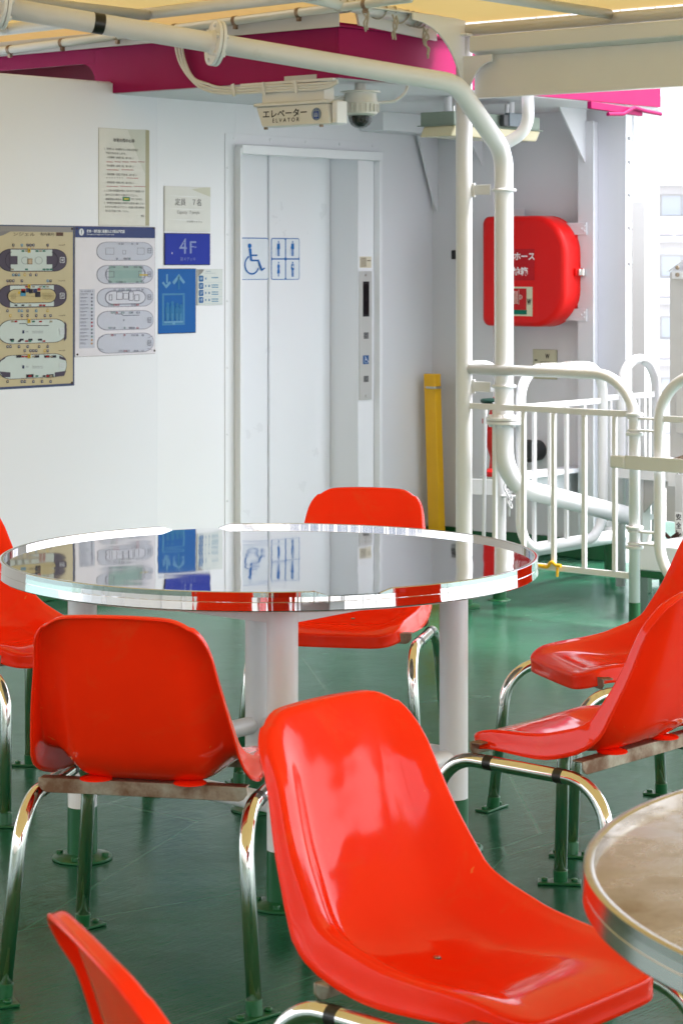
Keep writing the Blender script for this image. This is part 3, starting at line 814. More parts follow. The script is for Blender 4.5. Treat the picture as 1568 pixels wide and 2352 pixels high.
# ================================================================ NOTICES ON THE WALL
YN = WY - .0135
def screws(pr, pts, r=.006):
    for (x, y) in pts:
        h, z = pr.hz(x, y); pr.mb.lathe([(r, 0), (r * .8, .003), (.0001, .004)], ink((70, 55, 45)), Matrix.Translation((h, pr.val - .001, z)) @ Matrix.Rotation(rad(90), 4, 'X'), 10)
def ship_outline(pr, x0, y0, x1, y1, mat, lay, edge=None):
    rx = (x1 - x0) * .19; ry = (y1 - y0) * .46
    if edge: pr.rrect(x0 - 3, y0 - 3, x1 + 3, y1 + 3, rx, ry, edge, lay)
    pr.rrect(x0, y0, x1, y1, rx, ry, mat, lay + 1)
def notice_guide():
    p = Print('Y', YN, Z3); rn = random.Random(3)
    p.slab(-70, 707, 468, 1728, .006, ink((74, 84, 120)))
    p.rect(-64, 714, 458, 1712, ink((203, 190, 158), .2), 1)
    p.rect(-64, 714, 456, 748, ink((150, 146, 146), .15), 2)
    p.poly([(-64, 748), (70, 744), (20, 770), (-64, 790)], ink((140, 136, 140), .15), 2)
    p.text('ンジェル', 84, 752, 218, 774, ink((60, 52, 52)), 3); p.text('船内案内', 254, 752, 336, 774, ink((60, 52, 52)), 3)
    p.rect(352, 752, 396, 774, ink((98, 70, 56)), 3)
    dark = ink((82, 74, 92)); lt = ink((186, 196, 196)); navy = ink((52, 60, 98)); red = ink((166, 40, 44)); yel = ink((210, 176, 60)); grn = ink((60, 120, 104)); blk = ink((48, 44, 54)); cyan = ink((70, 140, 176)); wht = ink((206, 208, 218))
    decks = ((858, 995, '4F'), (1082, 1220, '3F'), (1300, 1445, '2F'), (1520, 1664, '1F'))
    for i, (a, b, nm) in enumerate(decks):
        h = b - a
        ship_outline(p, -8, a, 416, b, lt if i > 1 else dark, 2, blk)
        if i == 0:
            p.rect(66, a + 2, 326, b - 2, lt, 4); p.rect(60, a + 42, 108, b - 42, dark, 5); p.rect(290, a + 42, 340, b - 42, dark, 5)
            p.arc(70, (a + b) / 2, 40, 52, 90, 270, .06, blk, 6); p.arc(320, (a + b) / 2, 40, 52, -90, 90, .06, blk, 6)
            for q, w in enumerate((155, 240)): p.arc(w, a + 70, 24, 24, 0, 360, .12, ink((150, 160, 165)), 6)
            p.rect(170, a + 58, 200, a + 94, ink((150, 120, 90)), 6); p.rect(174, a + 62, 196, a + 90, ink((196, 176, 150)), 7)
        elif i == 1:
            p.rect(62, a + 3, 336, b - 3, lt, 4); p.rrect(44, a + 24, 350, b - 24, 46, 44, blk, 5); p.rrect(48, a + 28, 346, b - 28, 44, 42, ink((200, 184, 140)), 6)
            for (x, y, w, hh, mt) in ((110, 26, 16, 40, yel), (124, 50, 34, 36, cyan), (130, 28, 26, 24, red), (176, 60, 26, 26, blk), (204, 22, 26, 24, navy), (216, 40, 34, 42, blk), (232, 22, 18, 18, red), (160, 100, 26, 20, navy)): p.rect(x, a + hh, x + w, a + hh + w, mt, 7)
            for k in range(9): p.line(266 + k * 8, a + 48, 266 + k * 8, b - 46, 2, ink((160, 144, 106)), 7)
            for k in range(4): p.line(70 + k * 8, a + 50, 70 + k * 8, b - 48, 2, ink((160, 144, 106)), 7)
        else:
            if i == 2: p.poly([(404, a + 8), (416, a + 30), (416, b - 30), (400, b - 8)], dark, 4)
            else:
                p.poly([(-6, b - 40), (64, b - 34), (64, b - 4), (20, b - 4)], dark, 4); p.poly([(342, b - 34), (414, b - 44), (400, b - 12), (342, b - 6)], dark, 4)
                p.poly([(-6, a + 36), (36, a + 10), (30, a + 24), (-4, a + 44)], dark, 4); p.poly([(370, a + 6), (410, a + 22), (412, a + 36), (370, a + 24)], dark, 4)
                for x in (100, 212, 276, 318): p.rect(x, a + 3, x + 32, a + 18, blk, 5)
                for x in (162, 288): p.rect(x, b - 22, x + 46, b - 2, blk, 5)
            p.rect(138, a + 66, 150, a + 86, navy, 5); p.text('一般甲板', 156, a + 70, 176, a + 80, ink((120, 124, 140)), 5)
            for k in range(2): p.line(200, a + 72 + k * 10, 268, a + 72 + k * 10, 2.5, ink((150, 152, 160)), 5)
            if i == 2:
                p.line(118, a + 24, 160, a + 24, 4, blk, 5); p.line(160, a + 24, 172, a + 36, 4, blk, 5); p.line(172, a + 36, 304, a + 36, 4, blk, 5)
                for x in (60, 120, 176, 236): p.rect(x, b - 26, x + 26, b - 14, blk, 5)
        p.frame(372, a + h * .36, 400, a + h * .62, 3, wht, 7); p.text(nm, 378, a + h * .42, 394, a + h * .56, wht, 8)
        for row, y in ((0, a - 26), (1, b + 24)):
            for x in sorted(rn.sample(range(40, 320, 18), 6)):
                mt = rn.choice([navy, navy, navy, blk, navy, cyan if i < 2 else navy, yel]); p.rect(x, y - 8, x + 14, y + 8, mt, 3); p.rect(x + 4, y - 4, x + 10, y + 3, ink((190, 186, 178)), 4)
                p.line(x + 7, y + (8 if row == 0 else -8), x + 7, a + 4 if row == 0 else b - 4, 1.5, ink((190, 120, 110)), 3)
            for x in rn.sample(range(66, 320, 22), 5): p.rect(x, (a + 6) if row == 0 else (b - 16), x + 18, (a + 16) if row == 0 else (b - 6), rn.choice([blk, blk, red, grn, ink((160, 150, 130))]), 6)
        p.rect(170, a - 6, 188, a + 22, yel, 7); p.rect(176, a + 2, 182, a + 12, blk, 8)
        p.line(366, a - 26, 404, a - 26, 2, blk, 3); p.line(400, a - 31, 408, a - 26, 2, blk, 3)
    screws(p, ((452, 1696), (452, 730)))
    o = p.mb.build('ship_guide_board'); tag(o, 'beige laminated ship guide board with dark ended deck plans, cut off at left', 'notice board', 'notices on the wall')
def notice_escape():
    p = Print('Y', YN, Z3); rn = random.Random(5)
    p.slab(470, 715, 974, 1524, .005, ink((150, 146, 150)))
    p.rect(472, 717, 972, 1522, ink((214, 210, 220), .25), 1)
    nv = ink((44, 62, 122), .2); p.rect(472, 717, 972, 786, nv, 2)
    wh = ink((225, 228, 236)); p.ell(510, 750, 15, 22, wh, 3); p.text('!', 507, 735, 513, 765, nv, 4, .03)
    p.text('救命・消防設備配置および脱出経路図', 544, 735, 780, 756, wh, 3, .02); p.text('Emergency arrangement / Escape route', 544, 760, 714, 771, wh, 3)
    hull = ink((186, 188, 204)); eg = ink((150, 150, 168)); ln = ink((112, 112, 130)); red = ink((178, 60, 66)); grn = ink((120, 150, 146)); wht = ink((206, 206, 218))
    decks = ((815, 926, ''), (960, 1072, '4F'), (1102, 1216, '3F'), (1246, 1360, '2F'), (1388, 1504, '1F'))
    for i, (a, b, nm) in enumerate(decks):
        x0, x1 = 608 + i * 1, 956 + i; ship_outline(p, x0, a, x1, b, hull, 2, eg); h = b - a
        if i == 0:
            for (x, y, w, hh) in ((660, 34, 54, 42), (858, 34, 46, 42), (766, 48, 22, 26)): p.frame(x, a + y, x + w, a + y + hh, 2.5, eg, 4)
        if i == 1:
            p.rect(680, a + 2, 888, b - 4, ink((158, 182, 180)), 4); p.frame(664, a + 36, 714, a + 74, 2.5, ln, 5); p.rect(714, a + 30, 862, a + 80, ink((150, 178, 176)), 5); p.frame(866, a + 34, 906, a + 76, 2.5, ln, 5)
            p.rect(872, a + 54, 922, a + 64, ink((216, 190, 90)), 6); p.arc(690, a + 56, 32, 44, 90, 270, .08, ln, 5); p.arc(876, a + 56, 34, 44, -90, 90, .08, ln, 5)
        if i == 2:
            p.rrect(656, a + 14, 912, b - 12, 46, 40, eg, 4); p.rrect(662, a + 20, 906, b - 18, 44, 36, ink((198, 198, 212)), 5)
            for (x, y, w, hh) in ((726, 22, 40, 50), (770, 30, 34, 40), (804, 22, 30, 56), (680, 40, 20, 36), (840, 40, 30, 40)): p.frame(x, a + y, x + w, a + y + hh, 3, ln, 6)
        if i == 3: p.line(720, a + 18, 760, a + 18, 3, ln, 4); p.line(760, a + 18, 772, a + 28, 3, ln, 4); p.line(772, a + 28, 872, a + 25, 3, ln, 4); p.frame(770, a + 52, 778, a + 62, 2, ln, 4)
        if i == 4:
            for x in (616, 924): p.line(x, a + 26, x + 30, a + 14, 2, ln, 4); p.line(x, b - 24, x + 30, b - 14, 2, ln, 4)
        for row in (0, 1):
            for x in rn.sample(range(676, 900, 16), 7 if i else 4):
                y = a + 4 if row == 0 else b - 14; mt = rn.choice([ln, ln, grn, eg, red if i > 1 else ln]); w = rn.choice([10, 14, 20]); p.frame(x, y, x + w, y + 10, 2.5, mt, 7)
        if nm: p.frame(922, a + h * .34, 944, a + h * .64, 2.5, ln, 7); p.text(nm, 926, a + h * .42, 940, a + h * .56, ln, 7)
        else: p.frame(922, a + 36, 944, a + 68, 2.5, ln, 7); p.line(922, a + 52, 944, a + 52, 2, ln, 7)
    p.rect(496, 1108, 594, 1478, ink((184, 186, 202)), 2); p.text('救命・消防設備配置一覧', 506, 1116, 584, 1127, ln, 3)
    for k in range(15):
        y = 1142 + k * 22; p.line(502, y - 4, 530 + rn.random() * 26, y - 4, 3, ln, 3); p.line(502, y + 3, 524 + rn.random() * 20, y + 3, 2, eg, 3)
        p.rect(570, y - 6, 580, y + 5, rn.choice([grn, grn, ln, red]) if k < 13 else ink((206, 150, 70)), 3); p.line(498, y + 10, 592, y + 10, 1.2, wht, 3)
    screws(p, ((486, 1518), (968, 1494), (484, 728), (964, 726)), .005)
    o = p.mb.build('escape_plan_board'); tag(o, 'white escape plan board with a navy header and five pale deck plans', 'notice board', 'notices on the wall')
def notice_emergency():
    p = Print('Y', YN, Z3)
    p.slab(620, 104, 938, 712, .003, ink((188, 184, 170)))
    p.rect(622, 106, 912, 708, ink((214, 212, 208), .12), 1)
    p.poly([(912, 108), (936, 112), (936, 706), (912, 708)], ink((186, 180, 152), .15), 1)
    p.poly([(800, 106), (912, 108), (912, 390), (872, 300)], ink((202, 202, 194), .1), 2)
    k = ink((78, 74, 74)); red = ink((176, 62, 58)); g2 = ink((132, 128, 126))
    p.text('非常の際の心得', 710, 164, 842, 188, k, 3, .012)
    rows = [(232, '１．緊急時には、船の警報をもとに的確な状況判断で', 652, 866, g2), (256, '下記の対応をします。', 660, 790, g2), (284, '・火災警報（長音５回、繰り返し）', 664, 836, g2), (336, '・防水警報（長音２回、繰り返し）', 664, 836, g2), (390, '・退船招集（短音７回長音、繰り返し）', 664, 858, g2), (440, '・総員退船（長音３回、繰り返し）', 664, 836, g2),
            (492, '１．この際の非常配置表が掲示してありますので確認願います', 652, 904, g2), (518, '定められた場所へお集まりください。', 660, 862, g2), (544, '避難経路は緑色の', 660, 760, g2), (544, 'で示してあります。', 820, 892, g2), (569, '２．救命胴衣は格納場所及び着用方法は船内に掲示してあり', 652, 904, g2), (594, 'ますのでお確かめください。高速艇の際は乗組員', 660, 904, g2), (618, '指示に従い落ち着いて行動してください。', 660, 804, g2), (648, '船長', 884, 902, k)]
    for y, s, a, b, mt in rows: p.text(s, a, y - 7, b, y + 7, mt, 3, .01)
    def dash(y, n, a, b, gap): 
        w = (b - a - gap * (n - 1)) / n
        for q in range(n): p.rect(a + q * (w + gap), y - 1.6, a + q * (w + gap) + w, y + 1.6, red, 3)
    dash(310, 5, 667, 905, 9); dash(360, 2, 668, 836, 18); dash(412, 1, 792, 866, 0); dash(464, 3, 667, 910, 12)
    for q in range(7): p.rect(667 + q * 16, 408, 674 + q * 16, 411, k, 3)
    p.rect(768, 530, 814, 555, ink((40, 130, 90)), 3); p.rect(776, 537, 806, 548, ink((200, 190, 90)), 4)
    o = p.mb.build('emergency_notice'); tag(o, 'tall yellowed paper notice with red dashed signal lines, highest on the wall', 'notice', 'notices on the wall')
def notice_rest():
    Yw = WY - .0015
    p = Print('Y', Yw - .003, Z3)
    p.slab(1032, 466, 1320, 748, .0025, ink((206, 204, 200))); p.rect(1034, 468, 1318, 746, ink((216, 215, 212), .1), 1)
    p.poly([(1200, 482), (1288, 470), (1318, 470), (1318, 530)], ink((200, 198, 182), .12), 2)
    k = ink((120, 118, 118)); p.text('定員　７名', 1098, 540, 1260, 584, k, 3); p.text('Capacity   7 people', 1110, 616, 1250, 642, ink((160, 158, 158)), 3); p.text('総重量５００kg', 1170, 678, 1266, 692, ink((165, 163, 163)), 3)
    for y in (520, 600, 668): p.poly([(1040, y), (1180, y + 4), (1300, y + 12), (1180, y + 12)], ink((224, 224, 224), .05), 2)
    tag(p.mb.build('capacity_notice'), 'square white laminated lift capacity notice above the 4F sign', 'notice', 'notices on the wall')
    p = Print('Y', Yw - .004, Z3); bl = ink((16, 48, 172), .4)
    p.slab(1033, 757, 1319, 957, .0035, ink((40, 44, 90))); p.rect(1037, 762, 1315, 953, bl, 1)
    f = ink((150, 164, 214)); p.text('4', 1124, 790, 1172, 886, f, 2); p.text('F', 1190, 808, 1230, 884, f, 2); p.text('第４デッキ', 1130, 906, 1226, 932, ink((124, 138, 196)), 2)
    p.rect(1076, 876, 1081, 888, ink((214, 214, 224)), 2); p.rect(1166, 828, 1174, 848, bl, 3); p.line(1126, 800, 1160, 818, 3, bl, 3); p.line(1196, 850, 1226, 842, 4, bl, 3)
    tag(p.mb.build('deck_number_sign'), 'small blue sign reading 4F in worn white lettering', 'sign', 'notices on the wall')
    p = Print('Y', Yw - .004, Z3); b2 = ink((0, 98, 180), .4)
    p.slab(990, 979, 1229, 1386, .0035, ink((60, 80, 110))); p.rect(993, 983, 1226, 1382, b2, 1)
    fd = ink((112, 166, 206)); fd2 = ink((72, 138, 188)); fd3 = ink((46, 122, 178))
    p.poly([(1080, 1064), (1122, 1012), (1160, 1064), (1150, 1076), (1122, 1040), (1092, 1080)], fd, 2)
    p.poly([(1016, 1070), (1024, 1060), (1040, 1082), (1064, 1058), (1072, 1070), (1042, 1104)], fd, 2); p.rect(1042, 1014, 1052, 1070, fd, 2); p.rect(1116, 1030, 1126, 1110, fd3, 2)
    p.frame(1016, 1134, 1158, 1334, 12, fd2, 2); p.rect(1028, 1308, 1146, 1320, fd, 3)
    for x, hh in ((1050, 96), (1080, 104), (1110, 92), (1134, 84)): p.rrect(x - 13, 1308 - hh, x + 13, 1306, 10, 24, fd3, 3); p.ell(x, 1308 - hh - 10, 10, 12, fd3, 3); p.rect(x - 7, 1260, x + 4, 1306, fd2, 4)
    p.rect(1078, 1316, 1096, 1330, fd, 4)
    tag(p.mb.build('lift_sign'), 'blue lift sign with scraped white arrows above a faded lift car', 'sign', 'notices on the wall')
    p = Print('Y', Yw - .003, Z3)
    p.slab(1238, 982, 1397, 1207, .0025, ink((196, 198, 196))); p.rect(1240, 984, 1395, 1205, ink((208, 212, 212), .12), 1)
    for k2, (nm, y) in enumerate((('4F', 1042), ('3F', 1088), ('2F', 1132), ('1F', 1176))):
        p.rrect(1246, y - 19, 1275, y + 19, 5, 8, ink((44, 104, 168)), 2); p.text(nm, 1252, y - 9, 1270, y + 9, ink((190, 208, 228)), 3)
        for q in range(2 if k2 else 1): p.line(1326, y - 6 + 14 * q, 1368, y - 6 + 14 * q, 7, ink((110, 156, 190)), 2)
        for q in range(1 if k2 == 0 else 2): p.rect(1286 + q * 20, y - 7, 1294 + q * 22, y + 7, ink((96, 140, 180)), 2)
        p.line(1280, y + 23, 1392, y + 23, 2, ink((176, 190, 200)), 2)
    p.poly([(1242, 984), (1280, 984), (1268, 1004), (1242, 1028)], ink((150, 148, 146), .1), 2); p.line(1290, 996, 1320, 996, 4, ink((150, 170, 190)), 2); p.line(1282, 1008, 1350, 1008, 3, ink((170, 180, 190)), 2)
    tag(p.mb.build('floor_guide_label'), 'small pale floor guide label with four blue floor numbers beside the lift', 'label', 'notices on the wall')
notice_guide(); notice_escape(); notice_emergency(); notice_rest()

# ================================================================ YELLOW BEAM IN THE CORNER
def yellow_bar():
    Y = WY - .12; a = PY(984, 860, Y); b = PY(1012, 860, Y); zt = a.z
    root = thing('yellow_post', 'chipped yellow square bar standing upright in the wall corner', 'post', (a.x, Y, 0))
    m = MB(); x0, x1 = a.x + .055, b.x + .005
    m.prism([(x0, Y - .03, 0), (x1, Y - .03, 0), (x1, Y + .045, 0), (x0, Y + .045, 0)], (-.018, 0.02, zt), 'yellow'); m.build('bar', root, bevel=.004)
    h = MB(); z = PY(990, 890, Y).z; h.tube(fillet([(x0 - .05, Y + .02, z), (x0 - .05, Y - .035, z), (x0 + .012, Y - .035, z), (x0 + .012, Y + .0, z)], .012), .006, 'steel', 10); h.build('hook', root)
yellow_bar()

# ================================================================ LIFT SIGN BOX, DOME CAMERA, CABLES, LAMP
def sign_box():
    xs = 7.16
    A = PX(602, 291, xs); B = PX(757, 285, xs); Ct = PX(588, 246, xs); Dt = PX(751, 238, xs)
    y0, y1 = A.y, B.y; zb = (A.z + B.z) / 2; zt = (Ct.z + Dt.z) / 2
    root = thing('lift_sign_box', 'cream hanging sign box lettered エレベーター and ELVATOR under the overhang', 'sign', (xs, y1, zb))
    yt0, yt1 = Ct.y, Dt.y; dx = .088
    m = MB()
    # trapezoid body, front in plane X = xs
    f = [(xs, y0, zb), (xs, y1, zb), (xs, yt1, zt), (xs, yt0, zt)]
    m.prism(f, (dx, 0, 0), 'cream'); m.build('housing', root, bevel=.004)
    l = MB(); zl = PX(670, 233, xs - .006).z; l.box((xs - .010, yt1 - .006, zt + .001), (xs + dx + .01, yt0 + .006, zl), 'cream')
    l.build('rim', root, bevel=.003)
    u = MB(); z2 = PX(670, 213, xs + .01).z; u.box((xs + .012, PX(752, 220, xs).y + .03, zl + .001), (xs + dx - .01, PX(597, 220, xs).y, z2 + .03), 'cream'); u.build('top_box', root, bevel=.003)
    e = MB(); e.box((xs + .012, y1 - .030, zb + .002), (xs + dx - .01, y1 - .001 - .0, zt + .01), 'white'); e.build('end_cap', root, bevel=.004)
    p = Print('X', xs - .0008, view(600, 0, 1.96)); k = ink((30, 26, 28))
    p.text('エレベーター', 887, 855, 1230, 918, k, 1, .018); p.text('E L V A T O R', 962, 925, 1170, 957, k, 1, .01)
    p.ell(1305, 894, 38, 50, ink((120, 138, 160)), 1); bl = ink((30, 66, 170)); p.ell(1305, 894, 33, 44, ink((150, 166, 186)), 2)
    p.rrect(1286, 872, 1325, 930, 4, 5, bl, 3); p.poly([(1290, 866), (1296, 854), (1302, 866)], bl, 3); p.poly([(1309, 856), (1321, 856), (1315, 868)], bl, 3)
    for x in (1297, 1314): p.ell(x, 888, 4, 5, ink((170, 184, 204)), 4); p.rect(x - 4, 895, x + 4, 918, ink((170, 184, 204)), 4)
    p.line(1305.5, 874, 1305.5, 926, 2.5, ink((170, 184, 204)), 4)
    p.mb.build('lettering', root)
    s = MB()
    for u_ in (611, 738): q = PX(u_, 288 if u_ > 700 else 292, xs + .02); s.cyl((q.x, q.y, zb - .010), (q.x, q.y, zb + .0), .009, 'bar', 10)
    s.build('screw', root)
    h = MB(); h.box((xs + .03, y1 + .1, z2 + .0305), (xs + .1, y0 - .1, ZPb + .02), 'greypaint'); h.build('hanger', root)
sign_box()
def dome_cam():
    D = 9.75; c = PD(827, 240, D); s = D / F
    root = thing('dome_camera', 'cream security dome camera with a smoked glass bubble hanging above the lift', 'camera', (c.x, c.y, PD(827, 295, D).z))
    Z = lambda v: PD(827, v, D).z
    def L(name, prof, mat, par=root, bev=0): 
        m = MB(); m.lathe([(r * s, Z(v)) for r, v in prof], mat, Matrix.Translation((c.x, c.y, 0)), 36); return m.build(name, par)
    L('stem', [(13, 212), (13, 170)], 'cream')
    L('mount_plate', [(42, 214), (47, 213), (47, 210), (20, 207)], 'cream')
    b = L('housing', [(30, 266), (36, 264), (39, 262), (41, 240), (42, 236), (40, 234), (37, 214)], 'cream')
    r = MB()
    for k in range(24):
        a = 2 * math.pi * k / 24; r.box((-.002, 0, Z(258)), (.002, .006, Z(240)), 'cream', Matrix.Translation((c.x, c.y, 0)) @ Matrix.Rotation(a, 4, 'Z') @ Matrix.Translation((0, 41 * s, 0)))
    r.build('cooling_rib', b)
    L('dome', [(.001, 295), (6, 294.6), (14, 292), (21, 287), (26, 279), (28, 270), (28.5, 264)], 'dome')
    m = MB(); q = PD(827, 276, D); m.lathe([(15 * s, Z(262)), (17 * s, Z(268)), (15 * s, Z(278)), (8 * s, Z(286)), (.0001, Z(288))], 'glassdark', Matrix.Translation((c.x, c.y, 0)), 24)
    X = Matrix.Translation((c.x, c.y, Z(276))) @ Matrix.Rotation(-PHI, 4, 'Z') @ Matrix.Rotation(rad(100), 4, 'X')
    m.lathe([(7 * s, 0), (7 * s, 18 * s), (4.5 * s, 19 * s), (.0001, 17 * s)], 'black', X, 20); m.build('lens', root)
    k = MB(); k.tube(fillet([PD(868, 236, D), PD(905, 234, D), PD(930, 215, D), PD(936, 196, D)], .06), .0065, 'white', 12); k.build('conduit', root)
    k = MB()
    for dv in (0, 6): k.tube(fillet([PD(790, 222 + dv, D - .02), PD(752, 226 + dv, D - .05), PD(738, 216 + dv * .5, D - .05), PD(742, 206, D - .05)], .05), .006, 'cream', 10)
    k.build('cable', root)
dome_cam()
def conduits():
    root = thing('cable_run', 'bundle of cream cables bending down off the pipe and along under the overhang', 'cable')
    X0 = XP - .03
    for k in range(3):
        o = k * 7.2
        c = MB(); pts = [PX(400 + o, 88, X0), PX(412 + o * .9, 140, X0), PX(437 + o * .5, 180 - o * .1, X0), PX(470 + o * .2, 206 - o, X0), PX(520, 215 - o * .9, X0), PX(640, 209 - o * .85, X0), PX(745 + k * 6, 203 - o * .85, X0), PX(775, 190 - o * .3, X0)]
        c.tube(crom(pts, 6), .0062, 'cream', 12); c.build('cable', root)
    t = MB()
    for u in (538, 606, 680):
        a = PX(u, 216 - (u - 520) * .05, X0 - .008); b = PX(u - 4, 194 - (u - 520) * .05, X0 - .008); t.sq(a, b, .006, .016, 'cream'); t.cyl(a + Vector((0, 0, -.012)), a + Vector((0, 0, .004)), .007, 'cream', 8)
    t.build('cable_clip', root)
    b = MB(); b.box((XP - .022, PX(560, 200, XP).y, ZPb - .012), (XP - .001, PX(772, 185, XP).y, ZPb - .001), 'cream'); b.build('cable_tray', root)
conduits()
def lamp():
    Ya = 6.40; ze = PY(1045, 300, Ya).z
    x0 = PY(1047, 300, Ya).x; x1 = PY(1243, 300, Ya).x; yb = 6.62
    zm = PY(1140, 292, Ya).z; zb = PY(1140, 318, Ya).z; zt = PY(1140, 262, Ya).z
    root = thing('ceiling_lamp', 'grey fluorescent lamp housing with a yellowed clear diffuser under the overhang', 'lamp', (x0, Ya, zb))
    m = MB(); m.box((x0, Ya + .012, zm + .001), (x1, yb - .012, zt), ink((150, 162, 150))); m.box((x0 - .012, Ya, zm - .004), (x1 + .012, yb, zm + .0005), ink((150, 162, 150))); m.build('housing', root, bevel=.004)
    d = MB(); d.prism([(x0, Ya + .006, zm - .0045), (x1, Ya + .006, zm - .0045), (x1, Ya + .03, zb), (x0, Ya + .03, zb)], (0, yb - Ya - .036, 0), 'diffuser'); d.build('diffuser', root, bevel=.006)
    s = MB()
    for x in (x0 + .08, x1 - .1): s.cyl((x, (Ya + yb) / 2, zt), (x, (Ya + yb) / 2, ZPb - .001), .018, 'white', 16)
    s.tube(fillet([PY(1150, 292, Ya + .1), PY(1162, 270, Ya + .1), PY(1164, 240, Ya + .1)], .06), .010, 'white', 12); s.build('stem', root)
    b = MB(); q = PY(1166, 290, Ya - .02); r = PY(1205, 262, Ya - .02); b.box((q.x, Ya - .03, q.z), (r.x, Ya - .001, r.z), ink((120, 128, 134))); b.box((PY(1147, 290, Ya).x, Ya - .025, q.z), (q.x - .002, Ya - .001, r.z - .01), 'rubber'); b.build('junction_box', root, bevel=.003)
    for x in (x0 + .02, x1 - .06): k = MB(); k.cyl((x, Ya + .03, zt), (x, Ya + .03, zt + .025), .006, 'steel', 8); k.build('bolt', root)
lamp()
# ================================================================ POST, BEAM
XR = 7.85                                               # line of post, rail and gate
PP = PX(1065, 700, XR)
def post():
    root = thing('support_post', 'tall white round steel post carrying the overhead beam, left end of the railing', 'post', (XR, PP.y, 0))
    m = MB(); m.cyl((XR, PP.y, .12), (XR, PP.y, 2.4695), .0355, 'white', 32); m.build('pole', root)
    f = MB(); f.cyl((XR, PP.y, 0), (XR, PP.y, .12), .0362, 'green', 32); f.lathe([(.07, .001), (.07, .01), (.04, .014)], 'green', Matrix.Translation((XR, PP.y, 0)), 24); f.build('painted_foot', root)
    def knee(P0, ax, h, w, th, name):
        # quarter-round plate: vertical edge on the post, top edge along ax
        ax = Vector(ax); pts = [P0, P0 + ax * w]
        n = 12
        for k in range(n + 1):
            a = rad(90 * k / n); pts.append(P0 + ax * (.018 + (w - .018) * (1 - math.sin(a))) + Vector((0, 0, -(.03 + (h - .03) * (1 - math.cos(a))))))
        pts.append(P0 + Vector((0, 0, -h)))
        sd = Vector((-ax.y, ax.x, 0)) * th; m = MB(); m.prism([p - sd / 2 for p in pts], sd, 'white'); m.build(name, root, bevel=.002, angle=50)
    knee(Vector((XR - .02, PP.y - .02, 2.545)), (-1, 0, 0), .36, .36, .010, 'knee_plate')
    knee(Vector((XR - .035, PP.y - .02, 2.384)), (0, -1, 0), .25, .16, .010, 'knee_plate')
    c = MB(); c.box((XR - .06, PP.y - .06, 2.4705), (XR + .06, PP.y + .06, 2.482), 'white'); c.build('cap_plate', root, bevel=.002)
    b = MB()
    for v in (437, 887):
        z = PX(1100, v, XR + .05).z; y1 = PX(1137, v, XR + .05).y
        b.box((XR + .012, y1, z - .022), (XR + .018, PP.y - .01, z + .022), 'white'); b.box((XR + .01, PP.y - .048, z - .03), (XR + .02, PP.y - .032, z + .03), 'white')
    b.build('pipe_bracket', root, bevel=.002)
post()
def beam():
    root = thing('overhead_beam', 'deep cream steel beam running from the post to the upper right corner', 'beam', (XR, PP.y, 2.21))
    y0, y1 = PP.y - .03, -3.0
    w = MB(); w.box((XR - .004, y1, 2.210), (XR + .006, y0 - .03, 2.386), 'cream'); w.build('web', root)
    u = MB(); u.prism([(XR - .05, y1, 2.400), (XR - .004, y1, 2.3865), (XR + .05, y1, 2.3865), (XR + .05, y1, 2.468), (XR - .05, y1, 2.468)], (0, y0 - .035 - y1, 0), 'cream'); u.build('upper_box', root, bevel=.006)
    l = MB(); l.box((XR - .006, y1, 2.2035), (XR + .045, y0 - .03, 2.2095), 'cream'); l.build('lower_flange', root)
    g = MB(); ya = PP.y; xa = XR - .24
    g.box((xa - .5, ya + .0, 2.546), (XR - .062, ya + .05, 2.552), 'white'); g.build('longitudinal_plate', root)
beam()
def girder():
    root = thing('girder', 'white longitudinal girder under the awning edge, left of the post top', 'beam', (XP, PP.y, 2.44))
    a = PY(826, 58, PP.y + .12); b = PY(1003, 94, PP.y + .12)
    m = MB(); m.prism([a, b, b + Vector((0, 0, .11)), a + Vector((-.03, 0, .09))], (0, .012, 0), 'white'); m.build('web', root)
girder()

